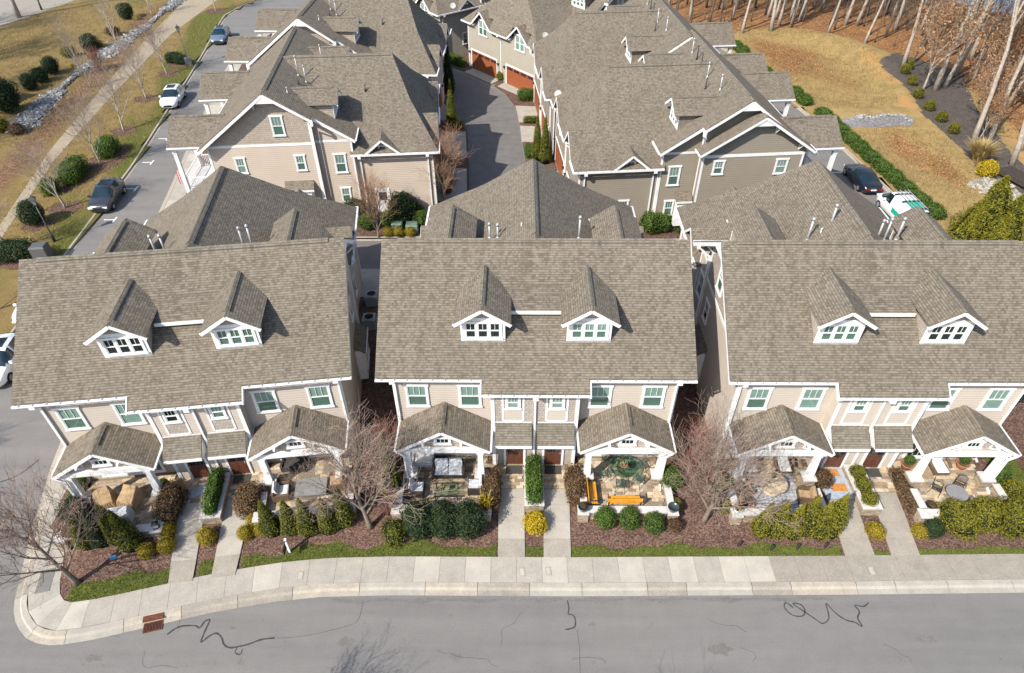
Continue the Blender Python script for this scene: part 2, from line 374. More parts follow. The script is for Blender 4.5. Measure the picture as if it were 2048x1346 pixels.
def house(name, loc, rot, wall, label, kind='front', looks=None, end_bump=0, garage=True, group=None, pipes=(), door_side=0, bay='panel'):
    Hh = empty(name, loc, R_(rot), label, 'house', group)
    sd, sk = 'siding_'+wall, 'shake_'+wall
    # --- roofs
    b = MB()
    f = [(-7.8, -.5), (7.8, -.5)] if kind != 'front' else [(-7.8, -.5), (-2.63, -.5), (-2.63, -1.09), (2.63, -1.09), (2.63, -.5), (7.8, -.5)]
    b.slab([(x, y, zf(y)) for x, y in f+[(7.8, 5.25), (-7.8, 5.25)]], .07)
    b.slab([(x, y, zr_(y)) for x, y in [(7.8, 5.25), (7.8, 8.4), (7.3, 8.4), (7.3, 11.3), (-7.3, 11.3), (-7.3, 8.4), (-7.8, 8.4), (-7.8, 5.25)]], .07)
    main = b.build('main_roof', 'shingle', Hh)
    ridge_cap(main, (-7.0, 5.25, 11.19), (7.0, 5.25, 11.19), .2, .7)
    r = MB()
    for s in (-1, 1):
        x = s*7.765
        r.bar((x, -.5, zf(-.5)-.22), (x, 5.25, 10.97), .06, .2); r.bar((x, 5.25, 10.97), (x, 8.4, zr_(8.4)-.22), .06, .2)
        r.bar((s*7.265, 8.2, zr_(8.2)-.22), (s*7.265, 11.3, zr_(11.3)-.22), .06, .24)
        r.box(min(s*7.3, s*7.78), 8.4, zr_(8.4)-.3, max(s*7.3, s*7.78), 8.45, zr_(8.4)-.06)
    each(r, 'rake_board', 'white', main)
    g = MB()
    segs = [(-7.8, 7.8, -.5, 6.94)] if kind != 'front' else [(-7.8, -2.63, -.5, 6.94), (2.63, 7.8, -.5, 6.94), (-2.63, 2.63, -1.09, zf(-1.09))]
    for x0, x1, y, z in segs: g.box(x0, y-.11, z-.13, x1, y-.004, z-.045)
    if kind == 'front':
        for s in (-1, 1): g.bar((s*2.66, -.5, 6.84), (s*2.66, -1.2, zf(-1.2)-.1), .05, .2)
    z = zr_(11.3); g.box(-7.3, 11.3, z-.16, 7.3, 11.42, z-.03)
    each(g, 'gutter', 'white', main)
    if kind == 'front':
        SP = main
        st = MB()
        for x0, x1, y, z in segs:
            x = x0+.3
            while x < x1: st.box(x, y-.13, z-.03, x+.05, y+.05, z-.015); x += .62
        tag(st.build('gutter_strap', 'galv', SP), kind='stuff')
    b = MB()
    for s in (-1, 1):
        b.slab([(0, 5.4, 11.12), (0, 14.2, 11.12), (s*3.2, 15.5, 8.6), (s*3.2, 8.9, 8.6)], .1)
        b.slab([(s*3.2, 8.9, 8.6), (s*3.2, 15.5, 8.6), (s*7., 17.6, 5.8), (s*7., 10.7, 5.8)], .1)
    b.slab([(0, 14.2, 11.12), (3.2, 15.5, 8.6), (-3.2, 15.5, 8.6)], .1); ze_ = 8.6-(16.85-15.5)/2.1*2.8; b.slab([(3.2, 15.5, 8.6), (7., 17.6, 5.8), (5.05, 17.6, 5.8), (5.05, 16.85, ze_), (1.75, 16.85, ze_), (1.75, 17.6, 5.8), (-1.75, 17.6, 5.8), (-1.75, 16.85, ze_), (-5.05, 16.85, ze_), (-5.05, 17.6, 5.8), (-7., 17.6, 5.8), (-3.2, 15.5, 8.6)], .1)
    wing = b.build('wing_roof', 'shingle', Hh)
    ridge_cap(wing, (0, 5.9, 11.12), (0, 14.1, 11.12), .2, .75, 'y')
    g = MB()
    for s in (-1, 1): g.box(min(s*7., s*7.12), 10.7, 5.64, max(s*7., s*7.12), 17.6, 5.78)
    for xa, xb in ((-7.1, -5.1), (-1.7, 1.7), (5.1, 7.1)): g.box(xa, 17.604, 5.64, xb, 17.72, 5.78)
    each(g, 'gutter', 'white', wing)
    SP = wing
    st = MB()
    for s in (-1, 1):
        for i in range(11): y = 11+i*.63; st.box(min(s*6.95, s*7.14), y, 5.79, max(s*6.95, s*7.14), y+.05, 5.80)
    tag(st.build('gutter_strap', 'galv', SP), kind='stuff')
    # --- walls
    w = MB(); w.box(-7.1, 0, -.4, 7.1, 8.05, 6.85); wm = w.build('main_wall', sd, Hh)
    w = MB(); w.prism([(7.1, 0, 6.851), (7.1, 8.05, 6.851), (7.1, 8.05, zr_(8.05)-.17), (7.1, 5.25, 11.0), (7.1, 0, zf(0)-.17)], (-14.2, 0, 0)); w.build('gable_wall', sk, Hh)
    w = MB(); w.prism([(6.75, 8.05, -.4), (6.75, 10.9, -.4), (6.75, 10.9, zr_(10.9)-.17), (6.75, 8.05, zr_(8.05)-.17)], (-13.5, 0, 0)); w.build('middle_wall', sd, Hh)
    w = MB(); w.box(-6.5, 10.9, -.4, 6.5, 17.1, 5.98); w.build('wing_wall', sd, Hh)
    tr = MB()
    for s in (-1, 1):
        X = lambda a: s*a
        def bx(x0, y0, z0, x1, y1, z1): tr.box(min(X(x0), X(x1)), y0, z0, max(X(x0), X(x1)), y1, z1)
        bx(7.1, -.02, 6.78, 7.135, 8.07, 6.98)                        # belt board
        bx(7.0, -.03, -.3, 7.13, .12, 6.78); bx(7.0, 7.93, -.3, 7.13, 8.08, zr_(8.0)-.25)
        bx(6.75, 8.1, 6.78, 6.78, 10.95, 6.95); bx(6.65, 10.8, -.3, 6.79, 10.93, 6.78)
        bx(6.4, 17.0, -.3, 6.53, 17.13, 5.75); bx(6.5, 10.9, -.3, 6.53, 11.0, 5.75)
    each(tr, 'corner_board', 'white', wm)
    # --- gable peaks, side windows
    for s in (-1, 1):
        rz = R_(90) if s > 0 else R_(-90)
        p = MB(); p.prism([(s*7.77, 4.45, 10.38), (s*7.77, 6.15, 10.38), (s*7.77, 5.25, 11.0)] if s > 0 else [(s*7.77, 6.15, 10.38), (s*7.77, 4.45, 10.38), (s*7.77, 5.25, 11.0)], (-s*.06, 0, 0)); p.build('peak_panel', 'white', Hh)
        if not (end_bump and end_bump == s):
            for y in (4.3, 6.25): bracket(Hh, s*7.12, y, min(zf(y), zr_(y))-.25, rz)
            for y in (.35, 7.7): bracket(Hh, s*7.12, y, min(zf(y), zr_(y))-.28, rz)
            window(Hh, s*7.1, 5.7, 8.42, .95, 1.65, rz, 1, look='full')
            window(Hh, s*7.1, 6.8, 5.35, .8, 1.4, rz, 1)
        if not (kind == 'front'): window(Hh, s*7.1, 2.2, 5.3, .8, 1.4, rz, 1)
        window(Hh, s*6.75, 9.8, 5.0, .95, 1.7, rz, 1, look='full'); window(Hh, s*6.75, 9.8, 2.2, .8, 1.4, rz, 1)
        # bay with its own little roof
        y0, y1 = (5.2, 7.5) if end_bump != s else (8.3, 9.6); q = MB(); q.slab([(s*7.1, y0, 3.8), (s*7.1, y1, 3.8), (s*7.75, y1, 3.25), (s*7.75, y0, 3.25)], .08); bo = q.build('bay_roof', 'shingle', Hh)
        q = MB(); q.box(min(s*7.1, s*7.6), y0+.15, 1.0, max(s*7.1, s*7.6), y1-.15, 3.3); bw = q.build('bay_wall', 'white', Hh)
        q = MB(); q.bar((s*7.775, y0, 3.19), (s*7.775, y1, 3.19), .05, .14); q.build('fascia', 'white', bo)
        window(Hh, s*7.6, (y0+y1)/2, 2.3, y1-y0-.6, 1.2, rz, 2, 'fixed', 'none')
        # gablet over the wing eave
        o, P = gable_roof(Hh, 13.2, 7.0, 5.78, 1.5, s*7.06, s*5.3, 'x')
        q = MB(); tri = [(s*6.56, 11.9, 5.6), (s*6.56, 14.5, 5.6), (s*6.56, 13.2, 6.85)]
        q.prism(tri if s > 0 else tri[::-1], (-s*1.2, 0, 0)); q.build('gablet_wall', sk, Hh)
        window(Hh, s*6.565, 13.2, 6.05, .72, .6, rz, 1, 'fixed', 'none')
        if door_side == s:
            q = MB(); q.box(-.6, -.06, 0, -.46, 0, 2.25); q.box(.46, -.06, 0, .6, 0, 2.25); q.box(-.46, -.06, 2.1, .46, 0, 2.25); do = q.build('side_door', 'white', Hh); do.location = (s*6.5, 12.7, .25); do.rotation_euler.z = rz
            MB().box(-.46, -.04, 0, .46, -.004, 2.1).build('door_leaf', 'white', do); MB().box(-.33, -.05, 1.15, .33, -.041, 1.9).build('pane', 'car_glass', do); MB().box(-.4, -.075, .95, -.34, -.041, 1.03).build('handle', 'dark_metal', do)
            for yy, zz, ww, hh_ in ((14.2, 1.6, .4, .55), (15.5, 1.1, .25, .35)):
                mt = MB().box(-ww/2, -.16, 0, ww/2, 0, hh_).build('meter_box', 'galv', Hh); mt.location = (s*6.5, yy, zz); mt.rotation_euler.z = rz; MB().box(-.04, -.09, -zz, .04, -.01, -.002).build('conduit', 'galv', mt)
        else: window(Hh, s*6.5, 13.4, 2.2, .8, 1.5, rz, 1, look='dark')
        for dy in (11.35, 16.7):
            q = MB(); q.box(min(s*6.9, s*7.16), dy-.12, 5.45, max(s*6.9, s*7.16), dy+.12, 5.66); q.bar((s*7.02, dy, 5.5), (s*6.6, dy, 5.1), .08, .09); q.box(min(s*6.54, s*6.64), dy-.05, 0, max(s*6.54, s*6.64), dy+.05, 5.15); q.build('downspout', 'white', Hh)
        q = MB(); q.box(min(s*7.75, s*7.92), 8.3, zr_(8.4)-.5, max(s*7.75, s*7.92), 8.5, zr_(8.4)-.2); q.bar((s*7.85, 8.4, zr_(8.4)-.4), (s*7.2, 8.2, zr_(8.4)-.9), .08, .08); q.box(min(s*7.14, s*7.24), 8.1, .1, max(s*7.14, s*7.24), 8.2, zr_(8.4)-.85); q.build('downspout', 'white', Hh)
    if end_bump:
        s = end_bump; rz = R_(90) if s > 0 else R_(-90)
        o, P = gable_roof(Hh, 4.3, 10.22, 7.45, 4.35, s*8.45, s*7.3, 'x', t=.12)
        q = MB(); P5 = [(s*7.8, .45, -.4), (s*7.8, 8.15, -.4), (s*7.8, 8.15, 7.45), (s*7.8, 4.3, 9.95), (s*7.8, .45, 7.45)]
        P5 = P5 if s > 0 else P5[::-1]
        q.prism(P5, (-s*.9, 0, 0)); q.build('end_wall', sd, Hh)
        q = MB(); q.box(min(s*7.8, s*7.84), .43, 6.9, max(s*7.8, s*7.84), 8.17, 7.12)
        for y in (.43, 8.05): q.box(min(s*7.75, s*7.83), y, -.3, max(s*7.75, s*7.83), y+.14, 6.9)
        each(q, 'belt_board', 'white', Hh)
        q = MB(); tri = [(s*8.4, 3.4, 9.48), (s*8.4, 5.2, 9.48), (s*8.4, 4.3, 10.05)]; q.prism(tri if s > 0 else tri[::-1], (-s*.06, 0, 0)); q.build('peak_panel', 'white', Hh)
        for y in (3.1, 5.5, 1.0, 7.6): bracket(Hh, s*7.82, y, 10.22-.637*abs(y-4.3)-.25, rz)
        window(Hh, s*7.8, 6.85, 6.1, .85, 1.2, rz, 1, look='full'); window(Hh, s*7.8, 2.0, 6.0, .95, 1.3, rz, 1)
    # --- rear: dormers, garage gables and doors
    for s in (-1, 1):
        dormer(Hh, s*4.6, False, sk)
        o, P = gable_roof(Hh, s*3.4, 7.45, 5.8, 1.85, 17.62, 15.9)
        q = MB(); q.prism([(s*3.4+1.6, 17.13, 5.6), (s*3.4-1.6, 17.13, 5.6), (s*3.4, 17.13, 7.25)], (0, -1, 0)); q.build('garage_gable', sk, Hh)
        window(Hh, s*3.4, 17.135, 5.55, 1.7, 1.75, math.pi, 2, look='full')
        if garage:
            garage_door(Hh, s*3.4, 17.1, math.pi)
            for d in (-1, 1): wall_lamp(Hh, s*3.4+d*2.8, 17.1, 2.2, math.pi); bracket(Hh, s*3.4+d*1.45, 17.1, 5.75, math.pi)
    q = MB(); q.box(-.06, 17.11, .2, .06, 17.22, 5.3); q.bar((0, 17.16, 5.3), (0, 17.62, 5.62), .1, .1); q.box(-.12, 17.5, 5.5, .12, 17.75, 5.7); q.build('downspout', 'white', Hh)
    for (x, y, zb, zt, rr, mt) in pipes: pipe(Hh, x, y, zb, zt, rr, mt == 'galv', mt)
    if kind == 'front': front_face(Hh, wall, bay)
    else: row_face(Hh, wall)
    return Hh

def row_face(Hh, wall):
    sd, sk = 'siding_'+wall, 'shake_'+wall
    for s in (-1, 1):
        cx = s*4.63
        o, P = gable_roof(Hh, cx, 8.42, 6.92, 2.38, -3.0, 1.75)
        ridge_cap(o, (cx, -2.6, 8.42), (cx, 1.2, 8.42), .15, .63, 'y')
        q = MB(); q.prism([(cx-2.1, -2.7, 6.9), (cx+2.1, -2.7, 6.9), (cx, -2.7, 8.22)], (0, .2, 0)); q.build('porch_gable', sk, Hh)
        q = MB(); q.box(cx-2.15, -2.78, 6.55, cx+2.15, -2.5, 6.899); q.box(cx-2.15, -2.5, 6.55, cx-1.9, 0, 6.85); q.box(cx+1.9, -2.5, 6.55, cx+2.15, 0, 6.85); q.build('porch_beam', 'white', Hh)
        for d in (-2., 2.):
            q = MB(); q.box(cx+d-.14, -2.76, .2, cx+d+.14, -2.48, 6.55); q.box(cx+d-.19, -2.81, .2, cx+d+.19, -2.43, .5); q.box(cx+d-.17, -2.79, 6.3, cx+d+.17, -2.45, 6.549); q.build('column', 'white', Hh)
        q = MB(); q.box(cx-2.1, -2.7, 2.95, cx+2.1, 0, 3.2); q.build('balcony_floor', 'white', Hh)
        q = MB(); q.box(cx-2.1, -2.7, .1, cx+2.1, 0, .6); q.build('porch_floor', 'concrete', Hh)
        for a, c in (((cx-1.85, -2.62), (cx+1.85, -2.62)), ((cx-2., -2.45), (cx-2., -.1)), ((cx+2., -2.45), (cx+2., -.1))):
            railing(Hh, (*a, 3.2), (*c, 3.2)); railing(Hh, (*a, .6), (*c, .6))
        window(Hh, cx, 0, 4.5, 1.9, 2.1, 0, 2, 'fixed'); window(Hh, cx, 0, 1.8, 1.9, 2.1, 0, 2, 'fixed')
    for x in (-1.2, 1.2): window(Hh, x, 0, 5.3, 1.15, 1.6, 0)

def front_face(Hh, wall, bay):
    sd, sk = 'siding_'+wall, 'shake_'+wall
    q = MB(); q.box(-2.2, -.59, -.3, 2.2, .1, 6.35); q.build('bay_wall', sk if bay == 'shake' else sd, Hh)
    for s in (-1, 1): dormer(Hh, s*2.57, True, sk)
    # link between the dormers
    q = MB(); q.slab([(-1.3, 1.95, 9.2), (1.3, 1.95, 9.2), (1.62, 3.3, 9.78), (-1.62, 3.3, 9.78)], .08); lo = q.build('dormer_link_roof', 'shingle', Hh)
    q = MB(); q.box(-1.3, 1.9, 9.02, 1.3, 1.948, 9.2); q.build('fascia', 'white', lo)
    q = MB(); q.box(-1.25, 2.3, 8.4, 1.25, 2.8, 9.1); q.build('dormer_link_wall', sd, Hh)
    for x in (-.4, .4): q = MB(); q.box(x-.06, 1.96, 8.98, x+.06, 2.3, 9.12); q.build('bracket', 'white', lo)
    for x in (-5.95, -3.28, 3.28, 5.95): window(Hh, x, 0, 5.28, 1.15, 1.62, 0, 1, look='full' if x else None)
    tr = MB()
    for s in (-1, 1):
        tr.box(s*2.12-.09, -.625, .3, s*2.12+.09, -.591, 6.2)
        for d in (-.52, .52): tr.box(s*1.1+d-.05, -.62, 4.05, s*1.1+d+.05, -.591, 6.1)
        tr.box(s*1.1-.47, -.62, 4.0, s*1.1+.47, -.591, 4.1); tr.box(s*1.1-.47, -.62, 4.86, s*1.1+.47, -.591, 4.94)
        window(Hh, s*1.1, -.592, 5.45, .76, 1.02)
        q = MB(); q.box(s*1.1-.47, -.605, 4.1, s*1.1+.47, -.591, 4.86); q.build('panel', sk if bay == 'panel' else sd, Hh)
        # entry: shed roof, door, pilasters
        x0, x1 = sorted((s*.15, s*2.02))
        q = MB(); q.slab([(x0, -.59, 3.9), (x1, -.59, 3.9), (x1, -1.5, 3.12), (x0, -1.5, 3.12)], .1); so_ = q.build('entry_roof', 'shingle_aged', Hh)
        q = MB(); q.bar((x0, -1.53, 3.05), (x1, -1.53, 3.05), .05, .16); q.box(x0, -.6, 3.88, x1, -.55, 3.95)
        for x in (x0+.05, x1-.05): q.prism([(x-.04, -1.48, 3.0), (x-.04, -.592, 2.7), (x-.04, -.592, 3.8), (x-.04, -1.48, 3.08)][::-1], (.08, 0, 0))
        q.build('fascia', 'white', so_)
        cx = s*1.02
        q = MB(); q.box(cx-.58, -.66, .5, cx-.46, -.591, 2.95); q.box(cx+.46, -.66, .5, cx+.58, -.591, 2.95); q.box(cx-.46, -.66, 2.72, cx+.46, -.591, 2.95)
        do = q.build('door', 'white', Hh)
        q = MB(); q.box(cx-.46, -.63, .55, cx+.46, -.592, 2.72); q.box(cx-.36, -.645, .75, cx-.05, -.63, 1.45); q.box(cx+.05, -.645, .75, cx+.36, -.63, 1.45); q.build('door_leaf', 'door_brown', do)
        q = MB(); q.box(cx-.34, -.64, 1.6, cx+.34, -.632, 2.55); q.build('pane', 'car_glass', do)
        q = MB(); q.box(cx-.02, -.65, 1.6, cx+.02, -.641, 2.55); q.box(cx-.34, -.65, 2.05, cx+.34, -.641, 2.09); q.build('muntin', 'door_brown', do)
        q = MB(); q.tube([(cx+s*.39, -.68, 1.45), (cx+s*.39, -.68, 1.6)], .025, 6); q.build('handle', 'galv', do)
        wall_lamp(Hh, s*1.86, -.6, 2.5, 0)
        # porch
        cx = s*4.63
        o, P = gable_roof(Hh, cx, 4.82, 3.36, 2.38, -2.02, -.003)
        ridge_cap(o, (cx, -1.5, 4.82), (cx, -.25, 4.82), .16, .61, 'y')
        q = MB(); q.prism([(cx-2.15, -1.72, 3.3), (cx+2.15, -1.72, 3.3), (cx, -1.72, 4.64)], (0, .15, 0)); q.build('porch_gable', sk, Hh)
        window(Hh, cx, -1.722, 3.83, .86, .58, 0, 1, 'fixed', 'none')
        for d in (-.95, .95): bracket(Hh, cx+d, -1.72, 4.82-.613*abs(d)-.22, 0)
        q = MB(); q.box(cx-2.2, -1.86, 2.98, cx+2.2, -1.58, 3.299); q.box(cx-2.2, -1.58, 2.98, cx-1.95, 0, 3.25); q.box(cx+1.95, -1.58, 2.98, cx+2.2, 0, 3.25); q.build('porch_beam', 'white', Hh)
        for d in (-1.86, 1.86):
            q = MB(); q.frus(cx+d, -1.72, 1.22, .175, .165, 2.86, .125, .12); q.box(cx+d-.17, -1.87, 2.86, cx+d+.17, -1.57, 2.979); co = q.build('column', 'white', Hh)
            q = MB(); q.box(cx+d-.3, -2.0, .2, cx+d+.3, -1.44, 1.12); q.build('pier', 'stone_wall', co)
            q = MB(); q.box(cx+d-.35, -2.05, 1.12, cx+d+.35, -1.39, 1.22); q.build('pier_cap', 'cap_stone', co)
        q = MB(); x = cx+s*2.32; q.bar((x, -2.0, 3.2), (x-s*.32, -1.95, 2.85), .09, .08); q.box(x-s*.32-.05, -2.0, .6, x-s*.32+.05, -1.91, 2.85); q.bar((x-s*.32, -1.95, .65), (x-s*.32, -2.3, .5), .09, .08); q.build('downspout', 'white', Hh)
        window(Hh, cx, 0, 1.75, 3.2, 2.15, 0, 3, 'fixed', 'none')
        q = MB(); q.box(cx-1.4, -.05, .55, cx-.4, -.0, .6); q.build('sill', 'white', Hh)
        downspout(Hh, s*7.0, 0, 6.75, .6)
    downspout(Hh, 0, -.59, 6.3, .7, -.5)
    each(tr, 'trim_board', 'white', Hh)

# ------------------------------------------------------------------ ground materials
def m_ground(name, lo, hi, sc, bump=.3, sc2=None, dist=.02, rough=.95, amp=.6):
    t = NT(name, rough, .15); p = t.pos(); a = t.noise(p, sc, 6, .7); b = t.noise(p, sc2 or sc*.06, 5, .6)
    c = t.ramp(a, [(.25, lo), (.75, hi)]); c = t.mix(amp, c, t.ramp(b, [(.28, (.74, .74, .75)), (.72, (1.16, 1.15, 1.12))]), 'MULTIPLY'); t.col(c); t.bump(a, bump, dist); return t
t = m_ground('asphalt', (.122, .117, .112), (.24, .23, .22), 30, .5, 1.1, .03, amp=.22)
mp = t.node('Mapping', Scale=(.06, .9, 1)); t.l.new(t.pos(), mp.inputs[0]); ln = t.noise(mp.outputs[0], 1.2, 4); st_ = t.noise(t.pos(), 3.2, 3, .4)
c0 = t.b.inputs['Base Color'].links[0].from_socket; c1 = t.mix(.8, c0, t.ramp(ln, [(.3, (.86, .86, .87)), (.7, (1.1, 1.09, 1.07))]), 'MULTIPLY'); sp_ = t.noise(t.pos(), 70, 2, .6)
c1 = t.mix(.5, c1, t.ramp(sp_, [(.35, (.7, .7, .7)), (.68, (1.45, 1.43, 1.4))]), 'MULTIPLY'); c1 = t.mix(t.ramp(st_, [(.7, (0, 0, 0)), (.82, (.5, .5, .5))]), c1, (.09, .085, .08)); t.col(c1)
m_ground('asphalt_alley', (.11, .105, .1), (.2, .19, .18), 30, .4, 1.2)
m_ground('concrete', (.29, .265, .225), (.41, .38, .33), 14, .2, 1.3); m_ground('concrete_kerb', (.30, .265, .215), (.43, .385, .315), 9, .25, 2.2)
m_ground('concrete_worn', (.235, .21, .175), (.345, .315, .265), 12, .25, 1.5); m_ground('concrete_pale', (.37, .34, .29), (.47, .435, .375), 14, .15, 1.0)
m_ground('path_sand', (.25, .205, .145), (.38, .32, .235), 8, .3, 1.2); plain('tar', (.045, .043, .042), .7, .3, .3, 20.); plain('paint_white', (.7, .7, .68), .7, .2, .15, 9.); plain('rust', (.12, .045, .027), .85, .2, .45, 14.)
def m_chips(name, cs, sc):
    t = NT(name, .95, .1); v = t.node('TexVoronoi', feature='F1'); t.l.new(t.pos(), v.inputs['Vector']); v.inputs['Scale'].default_value = sc
    sx = t.node('SeparateColor'); t.l.new(v.outputs['Color'], sx.inputs[0])
    c = t.ramp(sx.outputs[0], [(i/(len(cs)-1), x) for i, x in enumerate(cs)]); n = t.noise(t.pos(), 1.1, 5)
    c = t.mix(.55, c, t.ramp(n, [(.3, (.68, .68, .7)), (.7, (1.18, 1.14, 1.1))]), 'MULTIPLY'); t.col(c); t.bump(v.outputs['Distance'], .8, .03)
m_chips('mulch', [(.06, .035, .027), (.1, .058, .044), (.145, .09, .068), (.21, .145, .112)], 17)
m_chips('mulch_dark', [(.055, .046, .042), (.095, .081, .073), (.135, .117, .104)], 16)
m_chips('gravel', [(.12, .12, .122), (.19, .19, .19), (.28, .28, .28)], 10)
def m_leaf(name, dark, mid, light, trans=.25, rough=.6):
    t = NT(name, rough, .25); g = t.node('NewGeometry'); oi = t.node('ObjectInfo')
    c = t.ramp(g.outputs['Random Per Island'], [(0, dark), (.5, mid), (1, light)])
    n = t.noise(t.pos(), 2.2, 3); c = t.mix(.5, c, t.ramp(n, [(.3, (.72, .75, .7)), (.7, (1.2, 1.16, 1.1))]), 'MULTIPLY')
    c = t.mix(.35, c, t.ramp(oi.outputs['Random'], [(0, (.78, .82, .8)), (1, (1.2, 1.14, 1.05))]), 'MULTIPLY'); t.col(c)
    if trans:
        tr = t.node('BsdfTranslucent'); t.l.new(c, tr.inputs[0]); mx = t.node('MixShader'); mx.inputs[0].default_value = trans
        t.l.new(t.b.outputs[0], mx.inputs[1]); t.l.new(tr.outputs[0], mx.inputs[2]); t.l.new(mx.outputs[0], t.n['Material Output'].inputs[0])
m_leaf('leaf_green', (.02, .05, .008), (.075, .14, .02), (.15, .23, .04)); m_leaf('leaf_dark', (.009, .02, .008), (.024, .048, .016), (.065, .1, .035))
m_leaf('leaf_arbor', (.035, .045, .005), (.11, .12, .012), (.22, .22, .028)); m_leaf('leaf_lime', (.08, .085, .006), (.175, .165, .013), (.29, .265, .028))
m_leaf('leaf_gold', (.16, .12, .008), (.32, .235, .015), (.48, .37, .04)); m_leaf('leaf_yellow', (.3, .2, .006), (.55, .4, .012), (.72, .56, .04))
m_leaf('leaf_bronze', (.055, .036, .018), (.14, .085, .045), (.26, .165, .09)); m_leaf('leaf_oak', (.2, .1, .045), (.39, .21, .1), (.56, .36, .2), .35)
m_leaf('leaf_straw', (.25, .18, .07), (.42, .32, .14), (.56, .45, .24), .3); m_leaf('grass_blade', (.045, .08, .008), (.11, .165, .022), (.24, .25, .07), .3); m_leaf('grass_dry', (.2, .14, .05), (.34, .25, .1), (.46, .36, .17), .3)
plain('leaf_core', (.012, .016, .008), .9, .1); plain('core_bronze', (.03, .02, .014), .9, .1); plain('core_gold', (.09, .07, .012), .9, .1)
plain('bark', (.19, .155, .12), .9, .1, .3, 7.); plain('bark_grey', (.36, .315, .265), .9, .1, .35, 5.); plain('bark_dark', (.11, .09, .072), .9, .1, .3, 6.)
plain('twig', (.27, .2, .16), .85, .1, .2); plain('twig_brown', (.24, .16, .13), .85, .1, .25); plain('twig_red', (.24, .105, .085), .85, .1, .25); plain('twig_tan', (.33, .19, .11), .85, .1, .25)
def m_zone(name, dry, wood):
    t = NT(name, .95, .1); p = t.pos(); at = t.node('VertexColor', layer_name='zone'); sx = t.node('SeparateColor'); t.l.new(at.outputs[0], sx.inputs[0])
    f = t.noise(p, 11, 6, .75); mnoise = t.noise(p, .7, 5, .65); big = t.noise(p, .12, 4)
    d = t.ramp(f, [(.3, dry[0]), (.55, dry[1]), (.75, dry[2])]); d = t.mix(.75, d, t.ramp(mnoise, [(.28, (.62, .58, .52)), (.72, (1.25, 1.2, 1.12))]), 'MULTIPLY')
    g = t.ramp(f, [(.28, (.04, .048, .01)), (.52, (.1, .11, .025)), (.74, (.26, .215, .09))])
    v = t.node('TexVoronoi'); t.l.new(p, v.inputs['Vector']); v.inputs['Scale'].default_value = 7; vc = t.node('SeparateColor'); t.l.new(v.outputs['Color'], vc.inputs[0])
    w = t.ramp(vc.outputs[0], [(0, wood[0]), (.5, wood[1]), (1, wood[2])]); w = t.mix(.7, w, t.ramp(mnoise, [(.3, (.6, .58, .56)), (.7, (1.25, 1.2, 1.15))]), 'MULTIPLY')
    so_ = t.ramp(f, [(.3, (.3, .155, .05)), (.7, (.5, .31, .13))])
    def m(ch, a, b, k=.9): # soft noisy edge
        e = t.math('ADD', t.math('MULTIPLY', ch, 1.7), t.math('SUBTRACT', mnoise, 1.0)); e2 = t.math('ADD', e, t.math('MULTIPLY', t.math('SUBTRACT', f, .5), .9))
        return t.mix(t.ramp(e2, [(.08, (0, 0, 0)), (.5, (1, 1, 1))]), a, b)
    c = m(sx.outputs[0], d, g); c = m(sx.outputs[1], c, w); c = m(sx.outputs[2], c, so_); t.col(c); t.bump(f, .9, .06)
m_zone('field', [(.2, .138, .055), (.335, .25, .115), (.46, .365, .19)], [(.13, .065, .03), (.25, .125, .055), (.36, .21, .1)])
m_zone('lawn_field', [(.13, .09, .035), (.235, .175, .075), (.35, .275, .135)], [(.1, .06, .035), (.17, .1, .055), (.25, .16, .095)])
t = NT('water', .12, .5); t.col((.05, .10, .16)); nn = t.noise(t.pos(), 2.2, 4); t.bump(nn, .25, .05)
def m_paver(name, c): plain(name, c, .85, .2, .22, 9.)
PAV = [(.31, .23, .15), (.45, .36, .245), (.22, .18, .135), (.52, .43, .31), (.33, .29, .24)]
for i, c in enumerate(PAV): m_paver('paver%d' % i, c)
plain('sand_joint', (.2, .165, .12), .95, .1)
t = NT('stone_wall', .9, .15); n = t.node('TexBrick', offset=.37); t.l.new(t.uv(), n.inputs['Vector'])
for k, v in (('Scale', 1), ('Mortar Size', .006), ('Bias', 0), ('Brick Width', .23), ('Row Height', .075)): n.inputs[k].default_value = v
n.inputs['Color1'].default_value = (.26, .2, .145, 1); n.inputs['Color2'].default_value = (.5, .41, .3, 1); n.inputs['Mortar'].default_value = (.14, .11, .085, 1)
q = t.noise(t.pos(), 6, 5); t.col(t.mix(.5, n.outputs[0], t.ramp(q, [(.3, (.7, .7, .7)), (.7, (1.2, 1.2, 1.2))]), 'MULTIPLY')); t.bump(t.math('ADD', t.math('MULTIPLY', n.outputs['Fac'], -1), q), .9, .03)
plain('cap_stone', (.50, .48, .455), .85, .2, .15, 4.)

# ------------------------------------------------------------------ heights and outlines
KERB = [(-27.3, 40), (-27.0, 34), (-26.9, 30), (-26.4, 27.1), (-25.68, 23.4), (-24.58, 19.28), (-23.4, 15.6), (-23.1, 14.95), (-22.63, 14.35), (-21.86, 13.78), (-21.04, 13.48), (-20.36, 13.46), (-18.92, 13.7), (-16.68, 14.26), (-13.97, 14.95), (-11.33, 15.45), (-9.06, 15.7), (-5.78, 15.77), (2.73, 15.69), (15.83, 15.72), (24, 15.79), (46, 15.9)]
def resample(P, step):
    P = [Vector((p[0], p[1], 0)) for p in P]; out = [P[0]]; acc = 0
    for a, b in zip(P, P[1:]):
        L = (b-a).length; d = step-acc
        while d <= L: out.append(a.lerp(b, d/L)); d += step
        acc = (acc+L) % step if True else 0
        acc = L-(d-step)
    return out
def offset(P, d):
    P = [Vector((p[0], p[1], 0)) for p in P]; out = []
    for i, p in enumerate(P):
        t = (P[min(i+1, len(P)-1)]-P[max(i-1, 0)]).normalized(); out.append(p+Vector((-t.y, t.x, 0))*d)
    return out
